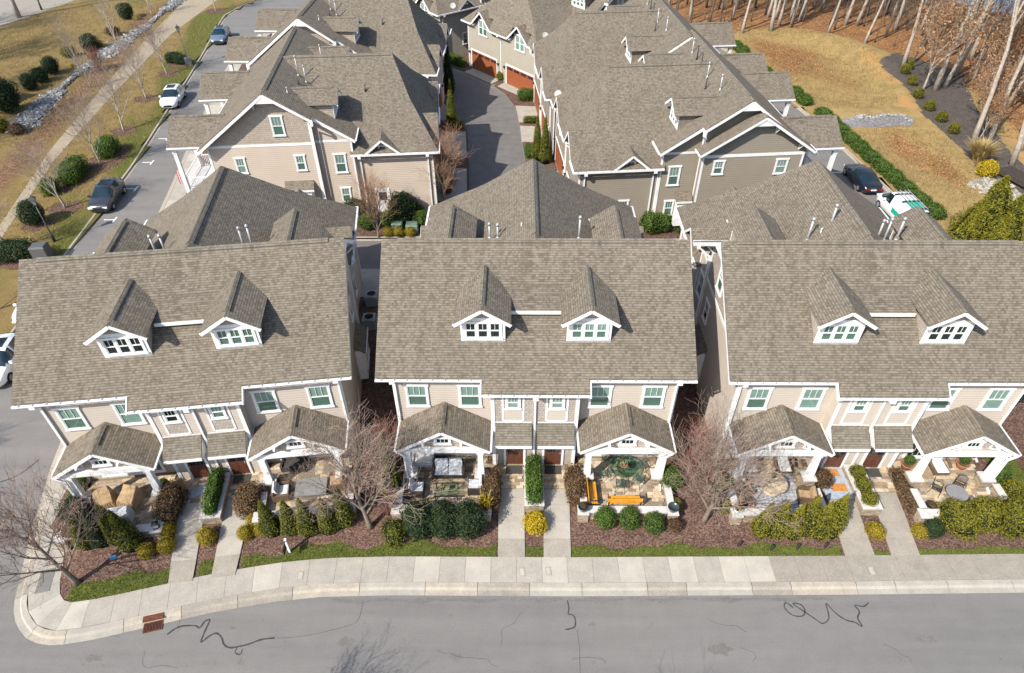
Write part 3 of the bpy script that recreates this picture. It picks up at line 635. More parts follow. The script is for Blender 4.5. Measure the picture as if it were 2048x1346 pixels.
def inside(poly, X, Y):
    r = np.zeros(X.shape, bool); n = len(poly)
    for i in range(n):
        x1, y1 = poly[i][:2]; x2, y2 = poly[(i+1) % n][:2]
        if y1 == y2: continue
        c = ((y1 > Y) != (y2 > Y)) & (X < (x2-x1)*(Y-y1)/(y2-y1)+x1); r ^= c
    return r
_bk = [(p.x, p.y) for p in offset(resample(KERB, .4), 1.95) if p.y < 19 and p.x > -22.3]
_bk.sort(); _bx = [p[0] for p in _bk]; _by = [p[1] for p in _bk]
def hF(x, y):
    yb = float(np.interp(x, _bx, _by)); d = y-yb
    if x < -21.5: d = min(d, (x+24.2)*1.2)
    z = .0 if d < 0 else (.15*d if d < 2 else min(.3+.085*(d-2), .47))
    if y > 33: z *= max(0, 1-(y-33)/6)
    return z
def sm(a, b, x): t = min(1, max(0, (x-a)/(b-a))); return t*t*(3-2*t)
def hR(x, y):
    e = math.hypot((x-37)/9.5, (y-83)/13.5); z = .55*math.exp(-((e-1)/.22)**2)-.35*(1-sm(.5, 1, e))
    e2 = math.hypot((x-38.3)/3.2, (y-60)/7); z -= .45*(1-sm(.2, 1, e2))
    return z*sm(33.5, 36, x) if y < 75 else z*sm(28.5, 31, x)
def patch(name, poly, res, hf, dz, mat, jit=.3, seed=1, z0=None):
    r = np.random.RandomState(seed); xs = np.array([p[0] for p in poly]); ys = np.array([p[1] for p in poly])
    gx = np.arange(xs.min(), xs.max()+res, res); gy = np.arange(ys.min(), ys.max()+res, res)
    X, Y = np.meshgrid(gx, gy); IN = inside(poly, X[:-1, :-1]+res/2, Y[:-1, :-1]+res/2)
    X = X+(r.rand(*X.shape)-.5)*res*jit; Y = Y+(r.rand(*Y.shape)-.5)*res*jit
    idx = -np.ones(X.shape, int); b = MB()
    for j, i in zip(*np.nonzero(IN)):
        q = []
        for jj, ii in ((j, i), (j, i+1), (j+1, i+1), (j+1, i)):
            if idx[jj, ii] < 0:
                x, y = X[jj, ii], Y[jj, ii]; idx[jj, ii] = len(b.v); b.v.append((x, y, (hf(x, y) if hf else 0)+dz))
            q.append(int(idx[jj, ii]))
        b.face(*q)
    o = b.build(name, mat, None, True, uv=False); tag(o, kind='structure'); return o
def flat(name, poly, z, mat, skirt=None, parent=None):
    b = MB(); P = [(p[0], p[1], z) for p in poly]; a = sum(P[i][0]*P[(i+1) % len(P)][1]-P[(i+1) % len(P)][0]*P[i][1] for i in range(len(P)))
    if a < 0: P.reverse()
    if skirt is None: b.poly(P)
    else: b.prism(P, (0, 0, skirt-z))
    o = b.build(name, mat, parent)
    if parent is None: tag(o, kind='structure')
    return o
flat('ground', [(-900, -300), (900, -300), (900, 1500), (-900, 1500)], -1.1, 'lawn_field')
flat('road', [(-46, -60), (120, -60), (120, 37), (34.7, 37), (34.7, 44), (34.4, 49.5), (33.1, 61), (32.1, 70), (30.2, 80), (28.4, 90), (25.2, 98), (18.2, 108), (8.2, 118), (0, 138), (-45, 138), (-44, 60)], -.13, 'asphalt')
# --- front block
_in = [(p.x, p.y) for p in offset(resample(KERB, .5), 1.2)]
YARD = _in+[(46, 41), (-26, 41)]
patch('garden_bed', YARD, .42, hF, -.03, 'mulch', 0)
sw = tag(empty('sidewalk'), kind='structure')
pts = resample(KERB, 1.24); a_ = offset(pts, .6); b_ = offset(pts, 1.95)
def quad_slab(name, p, q, r_, s_, z1, z0, mat, parent, gap=.008, dz=0):
    c = (p+q+r_+s_)/4; P = [v+(c-v).normalized()*gap for v in (p, q, r_, s_)]
    b = MB(); P = [Vector((v.x, v.y, z1 if len(v) < 3 or not v.z else v.z)) for v in P]
    b.prism(P, (0, 0, z0-z1)); return b.build(name, mat, parent)
base = MB(); n0 = len(pts)
for i in range(n0-1): base.poly([(a_[i].x, a_[i].y, -.02), (a_[i+1].x, a_[i+1].y, -.02), (b_[i+1].x, b_[i+1].y, -.02), (b_[i].x, b_[i].y, -.02)])
base.build('joint_bed', 'concrete_worn', sw)
rs = random.Random(3)
for i in range(n0-1):
    x = a_[i].x; m = 'concrete_worn' if 12 < x < 30 else rs.choice(['concrete', 'concrete', 'concrete_pale', 'concrete'])
    m = 'concrete_pale' if 1.2 < x < 2.4 or 9 < x < 11.5 else m
    quad_slab('slab', a_[i], a_[i+1], b_[i+1], b_[i], .02, -.05, m, sw)
kb = tag(empty('kerb'), kind='structure'); kp = resample(KERB, .62); o0, o1, o2, o3 = kp, offset(kp, .26), offset(kp, .36), offset(kp, .595)
i = 0
while i < len(kp)-1:
    L = rs.choice([3, 4, 5]); e = min(i+L, len(kp)-1); b = MB()
    for j in range(i, e):
        f0 = .035 if j == i else 0; lp = lambda P, t: P[j].lerp(P[j+1], t)
        for (A, za), (B_, zb) in (((o0, -.118), (o1, -.11)), ((o1, -.11), (o2, .0)), ((o2, .0), (o3, .022))):
            p, q, u, v = lp(A, f0), A[j+1], B_[j+1], lp(B_, f0); b.poly([(p.x, p.y, za), (q.x, q.y, za), (u.x, u.y, zb), (v.x, v.y, zb)])
    b.build('kerb_stone', rs.choice(['concrete_kerb', 'concrete_kerb', 'concrete', 'concrete_worn']), kb); i = e
def strip_kerb(name, P, w=.16, side=1, z=.02, mat='concrete_kerb'):
    P = resample(P, 1.5); q = offset(P, w*side); b = MB(); s2 = offset(P, -.25*side)
    for i in range(len(P)-1):
        A = [(P[i], z), (P[i+1], z), (q[i+1], z), (q[i], z)]; b.poly([(v.x, v.y, zz) for v, zz in A][::side])
        b.poly([(s2[i].x, s2[i].y, -.122), (s2[i+1].x, s2[i+1].y, -.122), (P[i+1].x, P[i+1].y, -.118), (P[i].x, P[i].y, -.118)][::side])
        b.poly([(P[i].x, P[i].y, -.118), (P[i+1].x, P[i+1].y, -.118), (P[i+1].x, P[i+1].y, z), (P[i].x, P[i].y, z)][::side])
    return tag(b.build(name, mat), kind='structure')
# lawn strips along the sidewalk
def bandline(x0, x1, d0, d1, wob, n=40, seed=1):
    r = random.Random(seed); xs = [x0+(x1-x0)*i/n for i in range(n+1)]; ph = r.random()*6
    lo = [(x, float(np.interp(x, _bx, _by))+d0) for x in xs]
    hi = [(x, float(np.interp(x, _bx, _by))+d1+wob*(math.sin(x*1.3+ph)+.6*math.sin(x*3.1+ph*2))) for x in xs]
    return lo+hi[::-1]
LAWNS = [bandline(-20.9, -16.45, -.02, .85, .12, seed=1), bandline(-15.2, -14.55, -.02, .8, .02, 4, seed=2), bandline(-13.25, -.78, -.02, .62, .18, seed=3), bandline(.62, 1.5, -.02, .55, .02, 4, seed=4), bandline(2.88, 16.2, -.02, .52, .12, seed=5), bandline(17.85, 18.55, -.02, .25, .02, 4, seed=6), bandline(20.05, 45, -.02, .32, .06, seed=7), [(25.6, 20.3), (26.9, 20.4), (27.6, 22.4), (27.3, 24.5), (26.2, 24), (25.7, 22.2)]]
gl = []
m_ground('turf', (.05, .068, .012), (.16, .165, .045), 9, .7, 2.2, .04)
for i, L in enumerate(LAWNS):
    patch('lawn', L, .11, hF, -.012, 'turf', .5, i)
def blades(name, polys, hf, dens, hgt, mat, seed=2, dz=0, w=.012):
    r = np.random.RandomState(seed); V = []
    for poly in polys:
        xs = np.array([p[0] for p in poly]); ys = np.array([p[1] for p in poly]); n = int((np.ptp(xs)+.01)*(np.ptp(ys)+.01)*dens)
        X = xs.min()+r.rand(n)*np.ptp(xs); Y = ys.min()+r.rand(n)*np.ptp(ys); k = inside(poly, X, Y); X, Y = X[k], Y[k]; n = len(X)
        Z = np.array([hf(x, y) for x, y in zip(X, Y)])+dz; a = r.rand(n)*6.28; h = hgt*(.5+r.rand(n)*.8); tx = (r.rand(n)-.5)*h*1.1; ty = (r.rand(n)-.5)*h*1.1
        dx, dy = np.cos(a)*w, np.sin(a)*w
        V.append(np.stack([np.stack([X-dx, Y-dy, Z], 1), np.stack([X+dx, Y+dy, Z], 1), np.stack([X+tx, Y+ty, Z+h], 1)], 1))
    V = np.concatenate(V).reshape(-1, 3); return np_mesh(name, V, 3, [mat])
def np_mesh(name, V, k, mats, mi=None, smooth=False, extra=None):
    me = bpy.data.meshes.new(name); n = len(V)//k
    ev, ef = extra if extra else (np.zeros((0, 3)), [])
    me.vertices.add(len(V)+len(ev)); me.vertices.foreach_set('co', np.concatenate([V, ev]).astype('f4').ravel())
    tot = n*k+sum(len(f) for f in ef); me.loops.add(tot)
    li = np.arange(n*k); el = np.array([i+len(V) for f in ef for i in f], int); me.loops.foreach_set('vertex_index', np.concatenate([li, el]).astype('i4'))
    me.polygons.add(n+len(ef)); st = list(range(0, n*k, k)); s = n*k
    for f in ef: st.append(s); s += len(f)
    me.polygons.foreach_set('loop_start', st); me.polygons.foreach_set('loop_total', [k]*n+[len(f) for f in ef])
    for m in mats: me.materials.append(M[m])
    if ef: me.polygons.foreach_set('material_index', [0]*n+[1]*len(ef))
    me.update(calc_edges=True); me.validate(); return me
go = inst('lawn_grass', blades('lawn_grass', LAWNS, hF, 900, .07, 'grass_blade', 2, -.01)); tag(go, 'short green grass strips between the mulch beds and the front sidewalk', 'grass', kind='stuff')

# ------------------------------------------------------------------ rest of the ground
def zone_field(name, poly_fn, x0, x1, y0, y1, res, hf, zfn, mat):
    gx = np.arange(x0, x1+res, res); gy = np.arange(y0, y1+res, res); b = MB(); idx = {}; cols = []
    for j in range(len(gy)-1):
        for i in range(len(gx)-1):
            if not poly_fn(gx[i]+res/2, gy[j]+res/2): continue
            q = []
            for jj, ii in ((j, i), (j, i+1), (j+1, i+1), (j+1, i)):
                if (jj, ii) not in idx: idx[jj, ii] = len(b.v); b.v.append((gx[ii], gy[jj], hf(gx[ii], gy[jj]))); cols.append(zfn(gx[ii], gy[jj]))
                q.append(idx[jj, ii])
            b.face(*q)
    me = b.mesh(name, mat, True, uv=False); ca = me.color_attributes.new('zone', 'FLOAT_COLOR', 'POINT'); ca.data.foreach_set('color', np.array([(*c, 1) for c in cols], 'f4').ravel())
    return tag(inst(name, me), kind='structure')
def px_(poly, x, y): return bool(inside(poly, np.array([x]), np.array([y]))[0])
def gsum(x, y, pts): return min(1, sum(a*math.exp(-((x-cx)/rx)**2-((y-cy)/ry)**2) for cx, cy, rx, ry, a in pts))
LC = [(-33.0, 18), (-33.6, 30), (-34.1, 36), (-35.0, 43.9), (-36.0, 58.9), (-38.8, 82.1), (-40.0, 91), (-41.6, 101), (-42.2, 106), (-41, 111.5), (-38.5, 115), (-33, 120)]
def lcx(y): return float(np.interp(y, [p[1] for p in LC], [p[0] for p in LC]))
def zL(x, y):
    d = lcx(y)-x
    g = .66*(1-sm(3.4, 5.8, d)) if y < 110 else .3
    g *= .8+.5*math.sin(y*.31+x*.9)*math.sin(y*.17+1)+.25*sm(78, 90, y)
    g += .35*math.exp(-((x+66)/9)**2-((y-97)/7)**2)+.3*math.exp(-((x+62)/5)**2-((y-78)/5)**2)+.45*math.exp(-((x+46.5)/1.6)**2-((y-56)/4)**2)
    w = .62*math.exp(-((d-11.3)/2.6)**2)+.5*sm(24, 34, d)*sm(94, 108, y)
    s = .35*math.exp(-((d-7.6)/1.1)**2)*(.5+.5*math.sin(y*.4))
    return (max(0, min(1, g)), min(1, w), min(1, s))
lf = zone_field('meadow', lambda x, y: x < lcx(y)-.05 if y < 116 else x < lcx(y), -170, -32.6, 12, 138, 1.0, lambda x, y: 0., zL, 'lawn_field')
strip_kerb('parking_kerb', LC, .16, 1)
flat('footpath', [(-41.9, 40), (-42.6, 48.3), (-45.5, 62.1), (-47.6, 77.5), (-49.7, 97.1), (-51, 114), (-51.5, 125), (-46.5, 125), (-45.9, 114), (-46.9, 97.1), (-45.5, 76), (-44, 60), (-41.3, 46), (-40.4, 40)], .012, 'path_sand')
flat('dirt_track', [(-90, 96), (-73.5, 99.5), (-70, 108), (-66, 122), (-90, 130)], .015, 'concrete_worn')
RF = [(34.4, 36), (34.5, 44), (34.2, 49.5), (32.9, 61), (31.9, 70), (30.0, 80), (28.2, 90), (25, 98), (18, 108), (8, 118), (0, 138)]
def rfx(y): return float(np.interp(y, [p[1] for p in RF], [p[0] for p in RF]))
MUL = [(45.3, 84.5), (49.5, 89), (54.5, 82), (50.5, 71), (48.4, 60), (48.0, 52), (46.3, 50), (44.6, 54.5), (43.6, 57), (44.3, 63), (44.0, 69.7), (44.9, 76)]
def rimx(y): return float(np.interp(y, [45, 58, 70, 80, 88, 94, 97.5, 99, 130], [49, 49.3, 52, 52, 48, 45, 40, 24, 0]))
def zR(x, y):
    woods = sm(-.6, 2.2, x-rimx(y)) if y < 97.5 else 1.
    if y >= 93 and x < 46: woods = max(woods, sm(97.2-.02*(x-37)**2, 98.6-.02*(x-37)**2, y))
    w = max(woods*.95, .62*gsum(x, y, [(35.5, 85, 5, 5, .9), (40, 79, 3, 4, .7), (38.8, 63, 2.2, 5, .9), (40.6, 57, 1.6, 4, .9), (37, 90, 4, 3, .8), (33, 92, 3, 3, .7)]))
    s = .62*gsum(x, y, [(44.6, 80, 1.2, 6, .9), (43.2, 72, 1.0, 3.0, .95), (45.5, 87, 2, 3, .7), (42, 71.2, 2, .6, .9), (43, 58, .8, 3, .6), (51, 63, 3, 6, .8), (56, 72, 4, 5, .6), (49, 57, 2.5, 3, .8), (33.8, 70.5, 3, .9, .3)])
    g = .12*gsum(x, y, [(36.5, 55, 1.2, 8, 1)])
    return (g, min(1, w), min(1, s))
zone_field('field', lambda x, y: x > rfx(y)+.05, 0, 190, 36, 140, 1.0, hR, zR, 'field')
strip_kerb('side_kerb', RF[:8], .16, -1)
patch('mulch_bed', MUL, .3, hR, .02, 'mulch_dark', .5)
patch('swale_gravel', [(33.8, 66.6), (37, 66.4), (41, 66.6), (42.0, 67.2), (42.4, 68.6), (40.5, 68.9), (38, 68.2), (35, 68.2), (33.4, 68)], .25, hR, .03, 'gravel', .6)
tag(MB().poly([(61, 122, .05), (66, 113, .05), (68.5, 110.5, .05), (70.5, 107.5, .05), (72.5, 105.8, .05), (75, 103.2, .05), (80, 101.5, .05), (150, 85, .05), (180, 139, .05), (58, 139, .05)]).build('lake', 'water'), kind='structure')
# islands between the roads
LB = [(-29.6, 46.2), (-30.1, 51), (-30.9, 56), (-32.4, 65.4), (-34.6, 80), (-35.8, 92), (-34, 101), (-26, 108), (-16, 108), (-13, 98), (-10.5, 90), (-8.9, 83.5), (-7.5, 74.2), (-5.7, 69), (-4.55, 66.2), (-4.05, 58.7), (-3.8, 53.5), (-3.8, 46.2)]
flat('row_garden', LB, 0, 'mulch', -.2)
strip_kerb('row_kerb', LB[-1:]+LB[:1], .16, -1); strip_kerb('row_kerb', LB[:7], .16, -1)
swl = tag(empty('row_sidewalk'), kind='structure'); q = resample(LB[:7], 1.5); q1 = offset(q, -.18); q2 = offset(q, -1.55)
for i in range(len(q)-1): quad_slab('slab', q2[i], q2[i+1], q1[i+1], q1[i], .03, -.03, rs.choice(['concrete', 'concrete_pale']), swl)
RB = [(1.3, 45.9), (1.5, 57.2), (1.1, 64), (.9, 67.8), (.4, 72.8), (-.7, 76.3), (-2, 78.6), (8, 92), (16, 96), (22, 88), (25.6, 78), (27.0, 68), (28.2, 57), (28.8, 45.9)]
flat('row_garden', RB, 0, 'mulch', -.2); strip_kerb('row_kerb', RB[-1:]+RB[:1], .16, 1)
flat('row_garden', [(-9.5, 86.5), (-5.6, 83.2), (1.2, 76.2), (8, 92), (16, 96), (20, 108), (8, 120), (-30, 120), (-12, 100)], .004, 'mulch', -.2)
flat('alley', [(-29, 41.5), (34, 41.5), (34, 45.7), (1.2, 45.7), (1.4, 57.2), (1.0, 64), (.8, 67.8), (.3, 72.8), (-.8, 76.2), (-5.9, 82.6), (-9.8, 86), (-13, 98), (-15.5, 108), (-20, 118), (-28, 118), (-12, 92), (-9.1, 83.5), (-7.7, 74.2), (-5.9, 69), (-4.7, 66.2), (-4.2, 58.7), (-3.9, 53.5), (-3.9, 45.9), (-29, 45.9)], -.124, 'asphalt_alley')
def drive(P): flat('driveway', P, .012, 'concrete', -.1)
drive([(-4.7, 66), (-7.2, 66), (-7.2, 60.4), (-4.3, 60.4)]); drive([(-4.2, 58), (-6.9, 58), (-6.9, 52), (-3.9, 52)]); drive([(-7.7, 74), (-8.6, 74.5), (-8.6, 68.6), (-5.9, 69)]); drive([(-9.2, 83.2), (-10.5, 83.4), (-9.8, 76), (-7.9, 75.4)])
drive([(.45, 72.6), (4.2, 72.2), (4.4, 68.6), (.85, 68.2)]); drive([(.92, 67.4), (4.6, 67.0), (4.8, 63.4), (1.05, 63.6)]); drive([(1.5, 57), (5.2, 57.5), (5.6, 51), (1.4, 51)]); drive([(1.4, 50), (5.5, 50), (5.8, 46.6), (1.35, 46.6)])
drive([(-5.7, 82.9), (-4.7, 84.0), (-1.2, 80.3), (-2.3, 79.0)]); drive([(-1.6, 78.2), (-.6, 79.6), (3.0, 75.9), (1.6, 74.6)])
for x in (-14.5, 1.1, 18.2): flat('driveway', [(x-6, 38), (x+6, 38), (x+6, 41.9), (x-6, 41.9)], .015, 'concrete', -.1)
# wide joints sawn across the alley, parking ticks
pm = tag(empty('parking_marking'), kind='structure')
for (x, y) in ((-33.7, 49.3), (-34.1, 54.6), (-34.7, 59.7), (-35.2, 64.9), (-33.2, 44), (-32.0, 33), (-31.4, 27.6)):
    a = (x-lcx(y))/1.; MB().box(x-.75, y-.06, -.125, x+.1, y+.06, -.121).build('tick', 'paint_white', pm); MB().box(x+.101, y-.45, -.125, x+.22, y+.45, -.121).build('tick', 'paint_white', pm)
for (x, y) in ((29.6, 57.2), (29.8, 52)):
    MB().box(x-.1, y-.06, -.125, x+1.2, y+.06, -.121).build('tick', 'paint_white', pm); MB().box(x-.22, y-.5, -.125, x-.101, y+.5, -.121).build('tick', 'paint_white', pm)
def tarline(name, P, w, z=-.1265):
    P = [Vector((x, y, 0)) for x, y in P]; Q = []
    for i in range(len(P)-1):
        for k in range(4):
            t = k/4; p0, p1, p2, p3 = P[max(i-1, 0)], P[i], P[i+1], P[min(i+2, len(P)-1)]
            Q.append(.5*((2*p1)+(p2-p0)*t+(2*p0-5*p1+4*p2-p3)*t*t+(3*p1-p0-3*p2+p3)*t**3))
    Q.append(P[-1]); r = random.Random(len(P)); W_ = [w*(.75+.6*r.random()) for _ in Q]; oa = offset(Q, 1.); a = [q_+(o_-q_)*k for q_, o_, k in zip(Q, oa, W_)]; c = [q_-(o_-q_)*k for q_, o_, k in zip(Q, oa, W_)]; b = MB()
    for i in range(len(Q)-1):
        b.poly([(c[i].x, c[i].y, z), (c[i+1].x, c[i+1].y, z), (a[i+1].x, a[i+1].y, z), (a[i].x, a[i].y, z)])
    return tag(b.build(name, 'tar'), kind='structure')
tarline('crack_seal', [(-15.6, 13.95), (-15.2, 14.3), (-14.5, 14.35), (-14.25, 14.25), (-14.1, 14.55), (-13.9, 14.6), (-13.95, 14.1), (-13.95, 13.6), (-13.7, 13.85), (-13.4, 14.0), (-13.1, 13.8), (-12.9, 13.5), (-12.6, 13.35), (-12.2, 13.4), (-11.8, 13.5), (-11.3, 13.7), (-10.7, 13.78)], .035)
tarline('crack_seal', [(-12.25, 13.38), (-12.3, 13.15), (-12.05, 13.05), (-12.0, 13.3)], .025)
tarline('crack_seal', [(2.55, 15.5), (2.6, 15.1), (2.55, 14.85), (2.8, 14.75), (2.85, 14.4), (2.75, 14.2), (2.35, 14.1)], .03)
tarline('crack_seal', [(13.0, 15.1), (12.75, 15.35), (12.6, 15.1), (12.85, 14.75), (13.3, 14.7), (13.5, 14.95), (13.4, 15.25), (13.05, 15.3), (13.35, 15.0), (13.8, 14.6), (14.1, 14.35), (14.45, 14.55), (14.55, 14.9), (14.6, 15.3), (14.9, 14.8), (15.25, 14.5), (15.6, 14.4), (15.85, 14.2), (15.8, 14.6), (16.0, 14.9), (15.9, 15.2), (16.3, 15.15), (16.6, 15.35)], .028)
tarline('crack_seal', [(2.9, 14.1), (2.95, 13.2), (2.9, 12.4), (2.95, 11.2)], .008)
tarline('crack_seal', [(-7.0, 15.5), (-7.1, 14.6), (-7.6, 14.3), (-9.2, 13.9), (-10.6, 13.75)], .007)
tarline('crack_seal', [(-33, 21.5), (-30.5, 21.9), (-28.4, 22.2), (-27.2, 22.8), (-26.6, 23.9)], .03)
_rc = random.Random(9)
for k_ in range(9):
    x, y = _rc.uniform(-20, 22), _rc.uniform(12.2, 15.2); a_0 = _rc.uniform(0, 6.28); P = [(x, y)]
    for _ in range(_rc.randint(4, 9)): a_0 += _rc.gauss(0, .5); P.append((P[-1][0]+.35*math.cos(a_0), min(15.4, P[-1][1]+.2*math.sin(a_0))))
    tarline('hairline_crack', P, .006)
m_ground('road_stain', (.115, .108, .1), (.205, .193, .18), 14, .4, 1.4); m_ground('road_patch', (.12, .116, .112), (.2, .193, .186), 30, .5, 1.1)
for i_, (x, y, rx_, ry_) in enumerate(((-7.5, 13.6, .35, .2), (3.6, 14.35, .16, .1), (9.2, 13.2, .5, .25), (-2.5, 12.9, .3, .18), (18.5, 13.6, .45, .2), (-18.5, 12.9, .4, .15), (-11.9, 12.75, .16, .12))):
    patch('road_stain', [(x+rx_*math.cos(k*.35)*(1+.3*math.sin(k*1.3+i_)), y+ry_*math.sin(k*.35)*(1+.3*math.sin(k*1.7+i_))) for k in range(18)], .04, None, -.1278, 'road_stain', .9, i_)
patch('gutter_grit', [(-8.6+i*.6, 15.60+.05*math.sin(i*1.9)) for i in range(40)]+[(15-i*.6, 15.44+.07*math.sin(i*1.3)+.05*math.sin(i*3.7)) for i in range(40)], .05, None, -.1272, 'road_stain', .9, 77)
for P in ([(-5.9, 72), (-3, 72.3), (.3, 72.2)], [(-4.4, 65), (-1.5, 65.6), (.9, 65.4)], [(-4.6, 68.2), (-2.2, 68.9), (.6, 69.2)]): tarline('crack_seal', P, .025, -.1195)
# street furniture set in the pavement
inl = empty('storm_drain', (-16.4, 14.4, 0), R_(14), 'rusty iron storm drain grate set in the front kerb', 'drain'); inl.scale = (.8, .8, 1)
b = MB(); b.box(-.55, .18, -.02, .55, .52, .045); b.box(-.52, -.42, -.10, -.46, .17, -.085); b.box(.46, -.42, -.10, .52, .17, -.085); b.box(-.46, -.42, -.10, .46, -.37, -.085); b.box(-.46, .12, -.10, .46, .17, -.085); b.build('frame', 'rust', inl)
for i in range(11): MB().box(-.43+i*.08, -.37, -.104, -.395+i*.08, .12, -.086).build('bar', 'rust', inl)
MB().box(-.46, -.37, -.1095, .46, .12, -.1065).build('sump', 'pipe_black', inl)
for i, (x, y, l) in enumerate(((-10.2, 16.7, 'in the pavement left of the sign post'), (.45, 16.85, 'in the pavement below the left central walk'), (1.72, 16.9, 'in the pale slab below the right central walk'), (17.3, 16.85, 'in the worn pavement at the right'))):
    o = empty('utility_cover', (x, y, .02), R_(6), 'small pale rectangular utility cover '+l, 'utility cover', 'utility covers in the sidewalk')
    MB().box(-.13, -.21, -.01, .13, .21, .012).build('rim', 'concrete_worn', o); MB().box(-.105, -.185, .0, .105, .185, .018).build('lid', 'concrete_pale', o)
o = MB().box(-.32, -.62, 0, .32, .62, .012).build('tactile_pad', 'asphalt'); o.location = (-22.35, 16.5, .021); o.rotation_euler.z = R_(14); tag(o, 'dark grey tactile paving pad on the corner sidewalk', 'paving pad')

# ------------------------------------------------------------------ patios, low walls, walks, planters of the three front houses
HP = {'A': (-15.63, 22.87, .1203), 'B': (1.15, 23.55, -.011), 'C': (18.29, 23.28, -.0096)}
def hw(k, x, y): X, Y, a = HP[k]; return (X+x*math.cos(a)-y*math.sin(a), Y+x*math.sin(a)+y*math.cos(a))
pvm = [[cached(('pv', i, l), lambda i=i, l=l: MB().box(-l/2+.006, -.094, -.05, l/2-.006, .094, 0).mesh('paver', 'paver%d' % i)) for l in (.26, .38, .5)] for i in range(5)]
def pave(par, x0, x1, y0, y1, z, seed):
    r = random.Random(seed); y = y0+.1
    while y < y1-.05:
        x = x0-r.random()*.2
        while x < x1-.1:
            l = r.choice((0, 1, 1, 2)); L = (.26, .38, .5)[l]
            if x+L > x1+.06: l = 0; L = .26
            if x+L > x1+.14: break
            inst('paver', pvm[r.choice((0, 0, 1, 1, 2, 3, 4))][l], par, (x+L/2, y, z+r.uniform(-.003, .004)), 0); x += L
        y += .2
WN = {'A': 'leftmost front house', 'B': 'middle front house', 'C': 'rightmost front house'}
for k in 'ABC':
    X, Y, a = HP[k]
    for s in (-1, 1):
        sd_ = 'left' if s < 0 else 'right'
        pt = empty('patio', (X, Y, .5), a); tag(pt, kind='structure')
        x0, x1 = sorted((s*2.5, s*6.78)); MB().box(x0, -3.6, -.6, x1, 0, -.045).build('bed', 'sand_joint', pt); pave(pt, x0+.05, x1-.05, -3.56, -.02, 0, ord(k)+s)
        st = empty('stoop', (X, Y, .5), a); tag(st, kind='structure'); x0, x1 = sorted((s*.5, s*2.49)); MB().box(x0, -2.2, -.5, x1, -.6, -.046).build('bed', 'sand_joint', st); pave(st, x0+.02, x1-.02, -2.18, -.6, 0, ord(k)*3+s)
        w = empty('patio_wall', (X, Y, 0), a, 'low stone wall with pale caps round the %s patio of the %s' % (sd_, WN[k]), 'stone wall', 'low patio walls')
        def seg(x0, x1, y0, y1):
            x0, x1 = sorted((x0, x1)); MB().box(x0, y0, -.2, x1, y1, .9).build('wall_segment', 'stone_wall', w); lx, ly = x1-x0, y1-y0; n = max(1, round(max(lx, ly)/.62))
            for i in range(n):
                if lx > ly: c = (x0-.03+(lx+.06)*i/n+.004, y0-.04, x0-.03+(lx+.06)*(i+1)/n-.004, y1+.04)
                else: c = (x0-.04, y0-.03+(ly+.06)*i/n+.004, x1+.04, y0-.03+(ly+.06)*(i+1)/n-.004)
                MB().box(c[0], c[1], .9, c[2], c[3], .97).build('cap_stone', 'cap_stone', w)
        seg(s*6.8, s*7.08, -3.52, -2.02); seg(s*2.38, s*2.66, -3.52, -2.35)
        seg(s*2.2, s*2.72, -4.06, -3.56); seg(s*6.72, s*7.22, -4.06, -3.56); seg(s*2.78, s*6.66, -3.92, -3.6)
    # planter between the walks
    pl = empty('planter', (X, Y, 0), a, 'narrow raised stone planter between the two front walks of the '+WN[k], 'planter', 'stone planters between walks')
    for (x0, x1, y0, y1) in ((-.48, .48, -3.5, -3.24), (-.48, -.28, -3.235, -1.0), (.28, .48, -3.235, -1.0), (-.48, .48, -.995, -.75)):
        MB().box(x0, y0, -.2, x1, y1, .82).build('wall_segment', 'stone_wall', pl); MB().box(x0-.03*(x0 < 0 and x1 < .2 or x1-x0 > .5), y0-.02 if x1-x0 > .5 else y0+.025, .82, x1+.03*(x1 > 0 and x0 > -.2 or x1-x0 > .5), y1+.02 if x1-x0 > .5 else y1-.025, .89).build('cap_stone', 'cap_stone', pl)
    MB().box(-.27, -3.23, 0, .27, -1.0, .72).build('soil', 'mulch', pl)
WALK = {'A': [((-16.42, 16.35), (-15.3, 16.45)), ((-14.48, 16.6), (-13.36, 16.75))], 'B': [((-.73, 17.64), (.6, 17.64)), ((1.51, 17.64), (2.86, 17.64))], 'C': [((16.32, 17.66), (17.79, 17.66)), ((18.6, 17.66), (20.0, 17.66))]}
for k in 'ABC':
    for i, ((ax, ay), (bx, by)) in enumerate(WALK[k]):
        s = -1 if i == 0 else 1; wk = empty('front_walk'); tag(wk, kind='structure')
        t0 = [hw(k, *(s*1.86 if s < 0 else .5, -2.2)), hw(k, *(-.5 if s < 0 else 1.86, -2.2))]
        n = 4
        for j in range(n):
            def P(u, e): return Vector((e[0][0]+(e[1][0]-e[0][0])*u, e[0][1]+(e[1][1]-e[0][1])*u, 0))
            c = []
            for (u, v) in ((j/n, 0), (j/n, 1), ((j+1)/n, 1), ((j+1)/n, 0)):
                A = Vector(((ax, ay), (bx, by))[v]); B_ = Vector(t0[v]); p = A.lerp(B_, u); c.append(Vector((p.x, p.y, max(.045, hF(p.x, p.y)+.03))))
            b = MB(); cc = sum(c, Vector())/4; c = [p+(cc-p).normalized()*.008 for p in c]; b.prism(c, (0, 0, -.3)); b.build('slab', rs.choice(['concrete', 'concrete', 'concrete_worn']) if k != 'C' else 'concrete_worn', wk)

